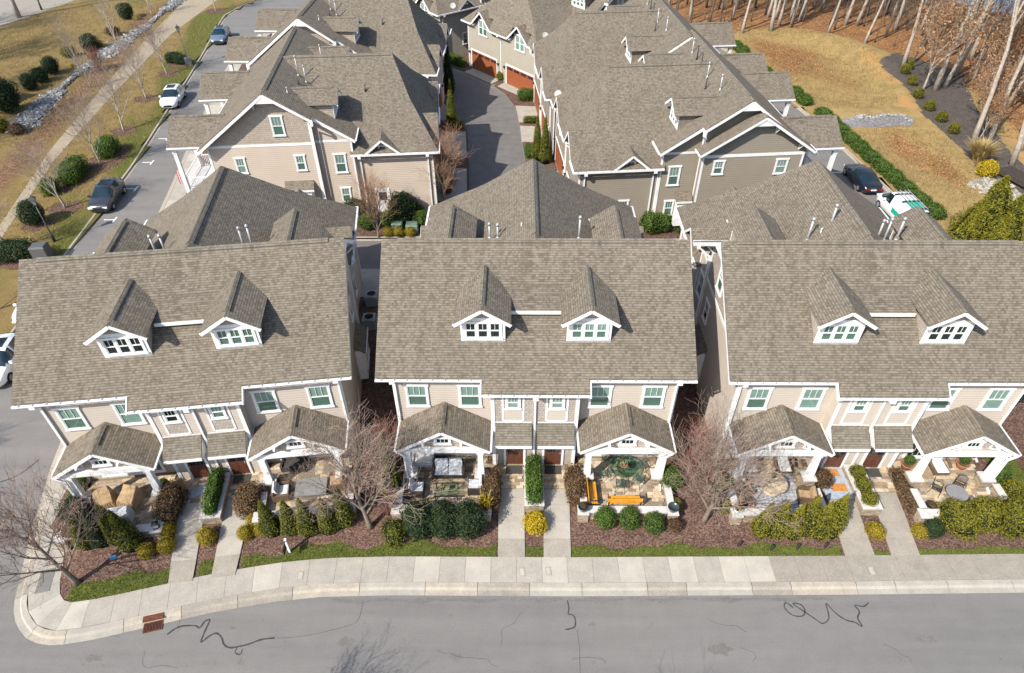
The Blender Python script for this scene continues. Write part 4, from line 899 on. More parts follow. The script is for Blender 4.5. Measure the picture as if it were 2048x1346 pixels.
# ------------------------------------------------------------------ plants
def G(x, y):
    if -28 < x < 46 and y < 41: return hF(x, y)-.03
    if x > rfx(y) and y > 36: return hR(x, y)
    return 0.
def unit(r, n):
    v = r.normal(size=(n, 3)); return v/np.linalg.norm(v, axis=1)[:, None]
def lumps(d, r, k, amp):
    out = np.zeros(len(d))
    for i in range(k): w = r.normal(size=3)*(2.2+i*.55); out += np.sin(d@w+r.rand()*6.28)
    return 1+amp*out/math.sqrt(k)
def leaf_quads(P, N, size, r, aspect=.55, flat_=.5):
    n = len(P); t = np.cross(N, unit(r, n)); t /= np.linalg.norm(t, axis=1)[:, None]+1e-9
    t = t+flat_*unit(r, n)+.25*N; t /= np.linalg.norm(t, axis=1)[:, None]; b = np.cross(t, N+.9*unit(r, n)); b /= np.linalg.norm(b, axis=1)[:, None]+1e-9
    s = (size*(.6+.8*r.rand(n)))[:, None]; t = t*s; b = b*s*aspect
    return np.stack([P-t*.5, P+b*.5, P+t*.5, P-b*.5], 1).reshape(-1, 3)
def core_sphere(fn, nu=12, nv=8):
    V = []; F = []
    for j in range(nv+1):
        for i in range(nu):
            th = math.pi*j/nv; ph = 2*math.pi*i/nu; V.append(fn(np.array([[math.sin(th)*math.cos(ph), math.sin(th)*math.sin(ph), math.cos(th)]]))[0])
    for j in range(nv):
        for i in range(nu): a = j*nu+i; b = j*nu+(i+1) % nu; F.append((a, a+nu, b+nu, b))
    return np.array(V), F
def bush(key, rx, ry, h, n, leaf, mat, core='leaf_core', seed=1, box=0, amp=.05, aspect=.55, cone=0, z0=0.):
    """shaped mass of single leaves over a dark inner core; base at z=0"""
    def mk():
        r = np.random.RandomState(seed); lr = np.random.RandomState(seed+50); ks = [(lr.normal(size=3)*(2.2+i*.6), lr.rand()*6.28) for i in range(7)]
        def surf(d, sc=1.):
            q = d.copy()
            if box: m = (np.abs(q)**box).sum(1)**(1/box); q = q/m[:, None]
            a = 1+amp*sum(np.sin(d@w+p) for w, p in ks)/2.6
            q = q*a[:, None]*sc
            P = np.stack([q[:, 0]*rx, q[:, 1]*ry, (q[:, 2]*.5+.5)*h], 1)
            if cone:
                t = np.clip((P[:, 2])/h, 0, 1); f = (1-t**1.6)**.8*cone+(1-cone)*1.; f = np.where(t < .12, f*(.75+2*t), f)
                rr = np.hypot(d[:, 0], d[:, 1])+1e-6; R = np.stack([d[:, 0]/rr*rx, d[:, 1]/rr*ry], 1); zt = (d[:, 2]*.5+.5)
                f = np.clip((1-zt**1.45), 0, 1)**.85*(.8+.2*np.clip(zt*6, 0, 1)); P = np.stack([R[:, 0]*f*a*sc, R[:, 1]*f*a*sc, zt*h*(.94+.06*sc)], 1)
            P[:, 2] = np.maximum(P[:, 2], .0)+z0; return P
        d = unit(r, n)
        if cone: d[:, 2] = r.rand(n)**1.15*2-1; q = np.sqrt(1-d[:, 2]**2)/np.hypot(d[:, 0], d[:, 1]); d[:, 0] *= q; d[:, 1] *= q
        d[:, 2] = np.where(d[:, 2] < -.75, -d[:, 2], d[:, 2])
        P = surf(d)*1.; c = np.array([0, 0, h*.45]); dep = (1-.18*r.rand(n)**2+.05*(r.rand(n)-.3)+.13*r.rand(n)**6)[:, None]; P = c+(P-c)*dep
        N = (P-c)/np.array([rx, ry, h*.5])**1.5; N /= np.linalg.norm(N, axis=1)[:, None]+1e-9
        if cone: N = N*np.array([1, 1, .3])+np.array([0, 0, .6]); N /= np.linalg.norm(N, axis=1)[:, None]
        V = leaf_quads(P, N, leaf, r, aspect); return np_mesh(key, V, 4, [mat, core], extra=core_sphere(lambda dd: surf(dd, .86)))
    return cached('bush_'+key, mk)
def put(name, mesh, x, y, label, cat='shrub', group=None, sc=1, rz=None, z=None, dz=-.02):
    o = inst(name, mesh, None, (x, y, (G(x, y) if z is None else z)+dz), rnd.random()*6.28 if rz is None else rz, sc); return tag(o, label, cat, group)
B_box = bush('boxwood', .56, .56, 1.2, 2600, .07, 'leaf_green', seed=3, amp=.07); B_gold = bush('gold_ball', .5, .5, .82, 1500, .06, 'leaf_gold', 'core_gold', seed=4, amp=.07)
B_yel = bush('yellow_ball', .66, .62, 1.1, 2200, .1, 'leaf_yellow', 'core_gold', seed=5, amp=.12, aspect=.3); B_lime = bush('lime_ball', .6, .6, 1.1, 1800, .075, 'leaf_lime', seed=6, amp=.06)
B_dark = bush('dark_shrub', .78, .74, 1.95, 4200, .095, 'leaf_dark', seed=7, amp=.12, box=2.6); B_bron = bush('bronze_ball', .5, .5, .8, 1500, .07, 'leaf_bronze', 'core_bronze', seed=8, amp=.12)
AR = [bush('arbor%d' % i, .6, .6, 2.75, 3600, .09, 'leaf_arbor', seed=10+i, amp=.11, cone=1, aspect=.35) for i in range(3)]
AL = [bush('arbor_lime%d' % i, .64, .58, 2.75, 3800, .09, 'leaf_lime', seed=20+i, amp=.12, cone=1, aspect=.35) for i in range(3)]
AD = [bush('arbor_dark%d' % i, .66, .6, 2.9, 3600, .09, 'leaf_dark', seed=30+i, amp=.11, cone=1, aspect=.35) for i in range(2)]
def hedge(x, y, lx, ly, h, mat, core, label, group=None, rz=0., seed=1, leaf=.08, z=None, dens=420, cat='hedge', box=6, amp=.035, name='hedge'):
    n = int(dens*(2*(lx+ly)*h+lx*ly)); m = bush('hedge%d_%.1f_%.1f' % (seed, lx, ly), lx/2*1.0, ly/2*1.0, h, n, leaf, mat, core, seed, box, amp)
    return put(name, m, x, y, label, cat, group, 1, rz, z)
# -- bed left of the corner house
W = 'arborvitae in front of the leftmost patio wall, '
for i, (x, y, s, l) in enumerate(((-18.75, 18.15, 1.08, 'tall pointed dark green arborvitae nearest the gold bushes at the corner house'), (-19.5, 18.5, 1.05, 'second pointed arborvitae from the gold bushes at the corner house'), (-20.25, 18.3, .82, 'shorter dark arborvitae third from the gold bushes at the corner house'), (-20.95, 18.2, .85, 'smallest arborvitae at the outer corner beside the bare street corner tree'))): put('arborvitae', (AR[2], AR[0], AD[1], AR[1])[i], x, y, l, 'arborvitae', 'arborvitae by the corner house', s)
hedge(-17.45, 20.2, 1.1, 2.0, 1.2, 'leaf_bronze', 'core_bronze', 'rusty brown clipped hedge beside the first front walk from the left', seed=41, dens=500)
for x, y, s, l in ((-17.2, 18.85, .85, 'gold round bush tucked below the rusty hedge'), (-16.95, 18.05, .92, 'gold round bush beside the leftmost front walk'), (-17.85, 17.75, .86, 'gold round bush nearest the dark arborvitae')): put('gold_bush', B_gold, x, y, l, 'bush', 'gold bushes by the corner house', s)
put('gold_bush', B_gold, -15.15, 18.5, 'gold round bush between the two walks of the leftmost house', 'bush', None, 1.0)
for x, y, s, m, l in ((-22.4, 20.6, .9, B_box, 'second green shrub along the outer wall of the corner patio'), (-22.0, 19.6, .8, B_dark, 'dark shrub outside the corner patio wall'), (-21.75, 18.75, 1.35, B_bron, 'bronze shrub outside the front pier of the corner patio'), (-22.9, 21.6, .8, B_box, 'green shrub by the outer column of the corner patio')): put('shrub', m, x, y, l, 'shrub', 'shrubs at the outer corner wall', s)
hedge(*hw('A', 0, -2.1), .62, 2.5, .95, 'leaf_green', 'leaf_core', 'bright green hedge filling the planter of the leftmost front house', z=.72, seed=42, rz=.12, dens=700)
hedge(-13.5, 20.4, 1.15, 1.6, 1.25, 'leaf_bronze', 'core_bronze', 'brownish green clipped hedge right of the second walk, by wicker chair', seed=43, dens=520)
for x, y, s, l in ((-13.35, 18.75, .82, 'gold bush at the foot of the walk right of the leftmost house'), (-13.05, 19.45, .85, 'gold bush touching the brownish green hedge'), (-12.65, 18.95, .72, 'small gold bush against the first arborvitae of the row')): put('gold_bush', B_gold, x, y, l, 'bush', 'gold bushes by the second walk', s)
for i, (x, y, s) in enumerate(((-12.1, 18.95, .95), (-11.1, 19.05, .93), (-10.25, 19.0, 1.0), (-9.25, 19.15, .92), (-8.5, 19.55, 1.02))): put('arborvitae', AR[i % 3], x, y, '%s arborvitae in the row below the grey fire table' % ('first', 'second', 'third', 'fourth', 'fifth')[i]+' from the left', 'arborvitae', 'arborvitae row by the fire table', s)
# -- middle house
put('arborvitae', AR[1], -6.35, 21.3, 'loose green arborvitae beside the left patio wall of the middle house', 'arborvitae', None, 1.1); put('arborvitae', AR[2], -6.7, 22.6, 'slim arborvitae close to the left corner of the middle house', 'arborvitae', None, (.8, .8, 1.1))
put('shrub', B_box, -6.4, 24.4, 'round leafy shrub in the gap left of the middle house', 'shrub', None, .9)
for i, (x, y, s) in enumerate(((-4.65, 19.0, 1.0), (-3.35, 18.95, .98), (-2.2, 18.95, 1.0))): put('dark_shrub', B_dark, x, y, '%s of three big glossy dark green shrubs below the sofa patio' % ('left', 'middle', 'right')[i], 'shrub', 'dark shrubs by the sofa patio', s)
put('shrub', bush('low_green', .75, .6, .7, 1600, .08, 'leaf_arbor', seed=61, amp=.2), -5.95, 18.75, 'low sprawling yellow green shrub left of the big dark shrubs', 'shrub')
hedge(-1.12, 21.0, 1.0, 2.4, 1.05, 'leaf_bronze', 'core_bronze', 'reddish brown hedge between the sofa patio and its walk', seed=44, dens=480, amp=.06); hedge(3.3, 21.35, 1.05, 2.0, 1.05, 'leaf_bronze', 'core_bronze', 'reddish brown hedge between the walk and the orange benches', seed=45, dens=480, amp=.06)
hedge(*hw('B', 0, -2.1), .82, 2.6, .95, 'leaf_green', 'leaf_core', 'tall bright green hedge filling the planter of the middle house', z=.72, seed=46, dens=700)
put('yellow_shrub', B_yel, 1.12, 19.15, 'vivid yellow shrub in front of the middle planter', 'shrub', None, .95)
for i, (x, y) in enumerate(((4.65, 19.35), (5.86, 19.35), (7.06, 19.1))): put('boxwood', B_box, x, y, '%s of three round boxwoods in front of the bench patio wall' % ('left', 'middle', 'right')[i], 'boxwood', 'boxwoods by the bench patio', (.98, 1.0, .93)[i])
put('boxwood', B_box, 8.35, 21.6, 'larger boxwood outside the right wall of the bench patio', 'boxwood', None, 1.1); put('boxwood', B_lime, 8.35, 20.2, 'small yellow green ball right of the bench patio corner', 'bush', None, .62); put('bronze_bush', B_bron, 8.15, 19.15, 'small bronze ball at the edge of the bench patio bed', 'bush', None, .8)
# -- right house
for i, (x, y, s) in enumerate(((12.45, 18.85, .92), (13.2, 18.9, .97), (13.95, 18.8, .9), (14.6, 18.95, 1.06), (15.25, 18.8, .98), (15.9, 18.95, 1.1))): put('arborvitae', AL[i % 3], x, y, '%s lime green arborvitae from the left in the row hiding the round wood table patio' % ('first', 'second', 'third', 'fourth', 'fifth', 'sixth')[i], 'arborvitae', 'lime arborvitae row', s)
put('shrub', B_box, 11.05, 21.3, 'leafy green shrub left of the round wood table patio', 'shrub', None, .95); put('shrub', B_lime, 10.95, 20.05, 'small lime shrub below the leafy green one at the wood table patio', 'shrub', None, .65); put('bronze_bush', B_bron, 16.3, 21.65, 'rusty leaved bush by the orange doormats', 'bush', None, 1.15)
for i, yy in enumerate((-1.35, -2.15, -3.0)): x, y = hw('C', -.02, yy); put('boxwood', B_lime, x, y, '%s of three clipped balls in the planter of the rightmost house' % ('rear', 'middle', 'front')[i], 'boxwood', 'balls in the right planter', (.72, .72, .62), z=.7)
put('gold_bush', B_gold, 18.1, 18.75, 'gold ball in front of the planter of the rightmost house', 'bush', None, .95); put('gold_bush', B_gold, 20.35, 18.75, 'gold ball at the foot of the rightmost walk', 'bush', None, .85); put('shrub', B_dark, 20.95, 18.85, 'small dark bush between the gold ball and the long lime hedge', 'shrub', None, (.62, .62, .45))
hedge(20.5, 21.1, .75, 2.6, .55, 'leaf_bronze', 'core_bronze', 'low reddish hedge between the rightmost walk and the metal table patio', seed=47, dens=520); hedge(20.75, 20.3, .7, 1.2, .55, 'leaf_green', 'leaf_core', 'low green end of the hedge by the metal table patio', seed=48, dens=520)
for i, (x, y, s) in enumerate(((22.2, 19.15, 1.), (23.6, 19.3, 1.06), (25.0, 19.2, 1.1), (26.5, 19.35, 1.12))): put('lime_shrub', bush('lime_mound%d' % (i % 2), 1.0, .85, 1.6, 4200, .1, 'leaf_lime', seed=70+i % 2, amp=.13, aspect=.3), x, y, '%s broad lime mound from the metal table patio corner' % ('first', 'second', 'third', 'fourth')[i], 'shrub', 'lime mounds', s)
put('shrub', B_box, 25.9, 21.9, 'leafy shrub outside the right wall of the metal table patio', 'shrub', None, .85); put('shrub', B_lime, 25.95, 21.0, 'yellow green shrub outside the right wall of the metal table patio', 'shrub', None, .85)
put('shrub', B_box, 26.9, 25.2, 'shrub at the corner of the rightmost house', 'shrub', None, .8)
# -- beds behind the front houses and along the alley
Z = 'clipped green bush in the bed between the front houses and the tan row'
for i, (x, y, s) in enumerate(((-11.8, 47.6, 1.35), (-12.9, 48.6, 1.2), (-10.1, 48.1, 1.3), (-8.9, 48.6, 1.5), (-7.4, 48.0, 1.35), (-9.3, 49.4, .95), (-7.8, 49.6, .95))): put('bush', [B_box, B_dark][i % 2], x, y, ('broad light green bush left of the slim bare tree in the back bed', 'dark bush at the left end of the back bed', 'light green bush right of the slim bare tree in the back bed', 'large dark bush behind the green transformer cabinets', 'light green bush at the right end of the back bed', 'small dark ball beside the white side door', 'small green ball under the meter boxes')[i], 'bush', 'bushes in the back bed', (s, s, s*.85))
for i, (x, y) in enumerate(((-10.0, 46.5), (-9.15, 46.5), (-8.2, 46.5))): put('gold_bush', B_gold, x, y, '%s gold ball in the back bed in front of the green cabinets' % ('left', 'middle', 'right')[i], 'bush', 'gold balls in the back bed', .95)
for i, (x, y, s) in enumerate(((11.2, 46.9, 1.6), (12.2, 47.1, 1.5), (13.9, 46.9, 1.25))): put('bush', B_box, x, y, '%s round green bush against the olive end wall' % ('left', 'middle', 'right')[i], 'bush', 'bushes by the olive wall', s)
COL = bush('column_arbor', .6, .6, 4.6, 5200, .12, 'leaf_arbor', seed=81, amp=.08, cone=1, aspect=.35); COLD = bush('column_dark', .7, .7, 6., 5200, .13, 'leaf_dark', seed=82, amp=.08, cone=1, aspect=.35)
for x, y, m, s, l in ((-6.2, 67.6, COL, 1.0, 'slim upright evergreen at the alley edge of the tan row'), (-7.0, 75.6, COLD, 1.0, 'tall dark evergreen column beside the alley'), (-8.6, 82.0, COLD, .9, 'dark evergreen column at the far tan garage'), (2.45, 59.6, COL, .95, 'left of two evergreen columns at the olive garages'), (3.15, 59.0, COL, .98, 'right of two evergreen columns at the olive garages'), (-6.0, 54.0, COL, .55, 'short golden evergreen behind the red twig tree')): put('evergreen_column', m, x, y, l, 'evergreen', 'columns along the alley', s)
hedge(-5.7, 66.9, 1.6, .8, .8, 'leaf_lime', 'leaf_core', 'small yellow green hedge at the alley bend', seed=90); hedge(-7.3, 85.6, 4.2, 1.0, 1.2, 'leaf_green', 'leaf_core', 'long green hedge in front of the far garages', rz=-.75, seed=91)
hedge(1.6, 74.2, 1.7, 1.3, 1.2, 'leaf_green', 'leaf_core', 'green hedge at the driveway of the garage row', seed=92, box=4); hedge(2.9, 74.6, 1.5, 1.3, 1.0, 'leaf_lime', 'leaf_core', 'pale green bush beside the garage row hedge', seed=93, box=4); hedge(2.2, 68.1, 1.8, .6, .7, 'leaf_arbor', 'leaf_core', 'low hedge between two olive driveways', seed=94); hedge(1.7, 60.9, .8, 2.0, .8, 'leaf_green', 'leaf_core', 'green hedge left of the two evergreen columns', seed=95)
put('gold_bush', B_lime, -1.2, 80.0, 'yellow green bush between the two brown garage doors', 'bush', None, 1.0)
# -- right-hand side: hedges, balls, big evergreen
for i in range(11):
    t0 = 48.4+i*2.0; x = float(np.interp(t0, [46, 50, 61, 70, 80, 92], [35.9, 35.2, 33.9, 33.0, 31.1, 29.0]))+.1
    hedge(x, t0+1, 1.5, 2.05, .85, 'leaf_green', 'leaf_core', ('nearest', 'second', 'third', 'fourth', 'fifth', 'sixth', 'seventh', 'eighth', 'ninth', 'tenth', 'farthest')[i]+' green hedge plant of the long low row along the right parking lane', 'hedge row along the right lane', rz=.1, seed=100+i % 3, dens=300, leaf=.1, amp=.07, box=4)
for y in (73, 75, 82, 88.5, 90.5): hedge(float(np.interp(y, [46, 50, 61, 70, 80, 92], [35.9, 35.2, 33.9, 33.0, 31.1, 29.0])), y, 1.5, 2.05, .85, 'leaf_green', 'leaf_core', 'green hedge plant showing between the olive porches', 'hedge plants between olive porches', rz=.15, seed=103, dens=300, leaf=.1, amp=.07, box=4)
for i, (x, y) in enumerate(((46.5, 80.3), (45.8, 76.8), (44.9, 73.3), (45.0, 70.6), (45.1, 68.0), (45.0, 65.2), (48, 82.5))): put('boxwood', B_lime, x, y, ('farthest but one', 'third farthest', 'fourth farthest', 'fifth farthest', 'second nearest', 'nearest', 'farthest')[i]+' yellow green ball in the dark bed by the woods', 'bush', 'balls in the dark bed', 1.0)
put('yellow_shrub', B_yel, 43.5, 56.2, 'bright yellow shrub at the end of the dark bed', 'shrub', None, 1.35)
EV = [bush('big_evergreen%d' % i, 1.5, 1.4, 5.0, 7000, .2, 'leaf_lime', seed=120+i, amp=.3, cone=1, aspect=.28) for i in range(2)]
for i, (x, y, sc, l) in enumerate(((35.0, 43.9, .9, 'left plume of the golden green evergreens behind the rightmost house'), (36.6, 45.0, 1.15, 'tallest golden green evergreen behind the rightmost house'), (38.4, 44.6, .95, 'right plume of the golden green evergreens behind the rightmost house'), (36.2, 42.6, .8, 'front golden green evergreen nearest the rightmost roof'), (40.0, 46.6, .62, 'small golden green evergreen beside the buff rocks'))): put('evergreen_tree', EV[i % 2], x, y, l, 'evergreen', 'golden evergreens', (sc*1.1, sc*1.1, sc))
# -- left-hand side: clipped hedges, stream-bank shrubs
for x, y, lx, ly, h, l, sd in ((-39.2, 61.2, 1.7, 2.6, 1.5, 'box clipped green hedge under the third street tree', 130), (-40.3, 56.6, 1.8, 3.6, 1.5, 'long clipped hedge with a brown patch by the grey car', 131), (-40.9, 53.6, 1.2, 1.5, 1.3, 'small clipped bush at the end of the long hedge', 132), (-42.3, 86.6, 1.8, 1.4, 1.1, 'dark bush left of the far lamp post', 133), (-41.2, 86.0, 1.4, 1.2, 1.0, 'dark bush at the foot of the far lamp post', 134), (-38.4, 43.4, 3.0, 1.5, 1.5, 'clipped hedge behind the grey utility cabinet', 135)):
    hedge(x, y, lx, ly, h, 'leaf_dark' if sd > 132 else 'leaf_green', 'leaf_core', l, rz=.1, seed=sd, dens=300, leaf=.11, box=9, amp=.04)
put('topiary', bush('topiary', .95, .95, 2.2, 3400, .11, 'leaf_dark', seed=141, amp=.05), -39.6, 48.4, 'dark egg shaped topiary beside the near lamp post', 'topiary')
SH = [(-52.6, 66.4, B_lime, 2.0, 'bright green shrub low on the left edge'), (-50.8, 66.0, B_bron, 2.2, 'rust brown twiggy shrub by the rock bed'), (-54.5, 71.2, B_dark, 2.6, 'very dark shrub mass at the left edge'), (-57.2, 73.8, B_dark, 2.4, 'dark shrub left of the very dark mass'), (-55.5, 77.6, B_dark, 1.5, 'first of three dark round shrubs by the stream'), (-55.5, 80.0, B_dark, 1.6, 'second of three dark round shrubs by the stream'), (-55.6, 82.6, B_dark, 1.6, 'third of three dark round shrubs by the stream'), (-56.5, 88.6, B_lime, 2.0, 'olive green shrub behind the multi-stem tree'), (-54.9, 91.0, B_dark, 1.9, 'dark shrub with yellow top by the rocks'), (-54.6, 92.6, B_gold, 1.7, 'yellow tip shrub above the dark one'), (-54.6, 97, B_bron, 2.6, 'purple brown thicket by the rocks'), (-54.3, 104, B_gold, 1.5, 'small yellow shrub at the far rocks'), (-55.9, 104.5, B_dark, 1.9, 'dark shrub at the far rocks'), (-54.5, 85.0, B_yel, .7, 'tiny yellow shrub near the stream')]
for x, y, m, s, l in SH: put('bank_shrub', m, x, y, l, 'shrub', 'shrubs along the stream', (s*.72*rnd.uniform(.85, 1.2), s*.72, s*.6*rnd.uniform(.85, 1.15)))
# tufts of ornamental grass
def tuft(key, n, h, spread, mat, w=.02, seed=1):
    def mk():
        r = np.random.RandomState(seed); a = r.rand(n)*6.28; p = r.rand(n, 2)*.5-.25; l = h*(.6+.5*r.rand(n)); o = spread*r.rand(n); V = []
        for i in range(n):
            c, s = math.cos(a[i]), math.sin(a[i]); b = np.array([p[i, 0], p[i, 1], 0]); m_ = b+np.array([c*o[i]*.4, s*o[i]*.4, l[i]*.65]); t = b+np.array([c*o[i], s*o[i], l[i]*.95]); d = np.array([-s, c, 0])*w
            V += [b-d, b+d, m_+d, m_-d, m_-d, m_+d, t+d*.15, t-d*.15]
        return np_mesh(key, np.array(V), 4, [mat])
    return cached('tuft'+key, mk)
put('ornamental_grass', tuft('straw', 900, 1.7, 1.5, 'leaf_straw', .03), 44.3, 59.0, 'large tan ornamental grass clump at the dark bed', 'grass clump', None, 1.2)
# -- bare trees
def grow(seed, Ht, r0, fork=.28, nprim=9, spread=.75, lv=4, kids=(7, 6, 4), gnarl=.12, lean=(0, 0)):
    r = random.Random(seed); tr = MB(); br = MB()
    def path(p, d, L, rad, n, up, wob):
        P = [p.copy()]; Rr = [rad]
        for i in range(n): d = (d+Vector((r.gauss(0, wob), r.gauss(0, wob), r.gauss(0, wob*.6)+up))).normalized(); p = p+d*L/n; P.append(p.copy()); Rr.append(rad*(1-.75*(i+1)/n))
        return P, Rr
    P, Rr = path(Vector((0, 0, -.1)), Vector((lean[0], lean[1], 1)).normalized(), Ht*.62, r0, 8, .02, .05); Rr = [max(x, r0*.25) for x in Rr]; Rr[0] *= 1.35; tr.tube(P, Rr, 8)
    def at(P, t): k = t*(len(P)-1); i = min(int(k), len(P)-2); return P[i].lerp(P[i+1], k-i)
    def rec(P, Rr, L, level):
        if level >= lv: return
        for c in range(kids[min(level-1, len(kids)-1)]):
            t = .2+.8*(c+r.random())/kids[min(level-1, len(kids)-1)]; p = at(P, min(t, .98)); i = min(int(t*(len(P)-1)), len(P)-2); d = (P[i+1]-P[i]).normalized()
            side = Vector((r.gauss(0, 1), r.gauss(0, 1), r.gauss(0, .5))); side = (side-d*side.dot(d)).normalized(); nd = (d*.75+side*(.5+.3*r.random())+Vector((0, 0, .15))).normalized()
            l = L*(.42+.22*r.random()); rad = max(Rr[i]*.55, .006); br.m = 0 if level < 2 else 1
            Q, S = path(p, nd, l, rad, 3 if level > 1 else 4, .05, gnarl); S = [max(x, .0045) for x in S]; br.tube(Q, S, 5 if level < 2 else 3, False); rec(Q, S, l, level+1)
    for c in range(nprim):
        t = fork+(.97-fork)*(c/(nprim-1))*.98; p = at(P, min(t, .99)); az = c*2.4+r.random(); tilt = spread*(1.05-.55*t)
        d = Vector((math.cos(az)*tilt, math.sin(az)*tilt, 1)).normalized(); L = Ht*(.62-.3*t)*(.85+.3*r.random()); br.m = 0
        Q, S = path(p, d, L, r0*(.5-.25*t), 5, .06, gnarl*.7); br.tube(Q, S, 6, False); rec(Q, S, L, 1)
    return tr, br
def tree_mesh(key, bark, twig, **k):
    def mk(): tr, br = grow(**k); return tr.mesh('trunk', bark, True, uv=False), br.mesh('crown', [bark, twig], False, uv=False)
    return cached('tree'+key, mk)
def tree(name, ms, x, y, label, cat='tree', group=None, sc=1, rz=None, z=None, tilt=None):
    o = empty(name, (x, y, (G(x, y) if z is None else z)-.03), rnd.random()*6.28 if rz is None else rz, label, cat, group); o.scale = (sc, sc, sc) if not isinstance(sc, tuple) else sc
    if tilt: o.rotation_euler = (tilt[0], tilt[1], o.rotation_euler[2])
    inst('trunk', ms[0], o); inst('crown', ms[1], o); return o
T1 = tree_mesh('maple', 'bark', 'twig_brown', seed=11, Ht=6.0, r0=.12, nprim=10, spread=.95, lv=4, kids=(8, 6, 4)); T2 = tree_mesh('maple2', 'bark', 'twig', seed=12, Ht=6.0, r0=.13, nprim=11, spread=.95, lv=4, kids=(8, 6, 4))
T3 = tree_mesh('street', 'bark_grey', 'twig', seed=13, Ht=7.0, r0=.11, nprim=10, spread=.62, lv=4, kids=(7, 5, 3)); T4 = tree_mesh('street2', 'bark_grey', 'twig', seed=14, Ht=7.0, r0=.11, nprim=11, spread=.7, lv=4, kids=(7, 5, 3))
TR = tree_mesh('redtwig', 'bark', 'twig_tan', seed=15, Ht=6.5, r0=.12, nprim=12, spread=.5, lv=4, kids=(9, 6, 3), fork=.18)
tree('bare_tree', T1, -20.69, 16.33, 'bare tree with reddish twigs at the street corner bed', 'tree', None, 1.15, 1.0); tree('bare_tree', T2, -7.2, 19.25, 'bare tree between the leftmost and middle front houses', 'tree', None, 1.12, .3); tree('bare_tree', T2, 9.75, 19.55, 'bare tree between the middle and rightmost front houses', 'tree', None, 1.1, 2.6)
for i, (x, y, s) in enumerate(((-38.5, 51.1, .92), (-39.1, 58.95, .95), (-40.1, 66.45, .95), (-41.2, 75.0, .95), (-41.6, 82.2, .9), (-44.2, 108.1, .95), (-39.7, 44.6, .85), (-37.0, 36.5, .9), (-36.4, 28.5, .95), (-35.9, 21.0, 1.0))): tree('street_tree', (T3, T4)[i % 2], x, y, ('bare slender street tree above the grey car', 'bare street tree beside the box clipped hedge', 'bare street tree on the verge between the box hedge and the white car', 'bare street tree level with the white car', 'bare street tree between the white car and the far lamp post', 'farthest bare street tree beside the footpath', 'bare street tree at the left edge above the corner roof', 'bare street tree left of the frame whose shadow crosses the left street', 'bare street tree left of the frame nearest the left street tick', 'bare street tree left of the frame by the street corner')[i], 'tree', 'street trees on the verge', s)
tree('bare_tree', T1, -10.9, 6.4, 'bare tree below the frame whose twig shadow falls on the front road', 'tree', None, 1.15); tree('bare_tree', T2, 4.2, 5.2, 'second bare tree below the frame shading the front road edge', 'tree', None, 1.05)
tree('bare_tree', TR, -10.75, 46.3, 'bare slim tree in the back bed before the tan end wall', 'tree', None, .82); tree('bare_tree', TR, -5.7, 50.9, 'bushy bare tree with orange twigs at the alley corner', 'tree', None, 1.0, 2.0)
TM = tree_mesh('multi', 'bark_grey', 'twig', seed=16, Ht=7, r0=.09, nprim=12, spread=.4, lv=3, kids=(6, 4), fork=.05)
for x, y, s, l in ((-51.9, 82.2, 1.0, 'pale multi-stem tree beside the rock bed'), (-49.0, 78.2, .7, 'small bare tree below the multi-stem one'), (-53.2, 94.6, 1.1, 'pale bare tree behind the purple thicket'), (-57.5, 73.2, .6, 'pale twisted small tree at the left edge'), (-53.0, 106, .9, 'bare multi-stem tree at the far rocks')): tree('bare_tree', TM, x, y, l, 'tree', 'bare trees along the stream', s)
def twigs(key, n, h, spread, mat, seed=1):
    def mk():
        r = random.Random(seed); b = MB()
        for i in range(n):
            a = r.random()*6.28; o = spread*r.random(); l = h*(.6+.5*r.random()); p = Vector((r.gauss(0, .08), r.gauss(0, .08), 0)); q = p+Vector((math.cos(a)*o*.5, math.sin(a)*o*.5, l*.6)); t_ = p+Vector((math.cos(a)*o, math.sin(a)*o, l)); b.tube([p, q, t_], [.012, .008, .004], 3, False)
            for k in range(3): s = q.lerp(t_, r.random()*.8); b.tube([s, s+Vector((r.gauss(0, .16), r.gauss(0, .16), .15+r.random()*.25))], [.006, .003], 3, False)
        return b.mesh(key, mat, False, uv=False)
    return cached('twigs'+key, mk)
TW = twigs('red', 110, 1.6, .8, 'twig_red')
for x, y, s, l in ((-7.3, 21.6, 1.2, 'left of the arborvitae beside the middle house'), (-8.2, 21.0, 1.0, 'under the bare tree at the fire table patio'), (-7.0, 24.0, 1.3, 'deep in the gap beside the leftmost house'), (9.3, 22.0, 1.3, 'in the gap right of the middle house'), (10.2, 23.6, 1.4, 'at the front corner of the rightmost house'), (10.4, 21.6, 1.1, 'behind the bare tree by the rightmost house'), (-6.3, 20.0, .9, 'below the arborvitae by the sofa patio'), (27.6, 22.2, .9, 'at the right edge beside the lawn patch'), (-5.6, 53.4, 1.4, 'under the orange twigged alley tree')): put('twig_shrub', TW, x, y, 'red bare twig shrub '+l, 'shrub', 'red twig shrubs', s)
put('twig_shrub', twigs('tan', 160, 1.2, 1.2, 'twig_tan', 5), 41.5, 43.2, 'tan bare scrub right of the big evergreen', 'shrub', None, 2.2); put('twig_shrub', TW, -50.4, 83.6, 'red twig thicket over the stream rocks', 'shrub', None, 1.6)
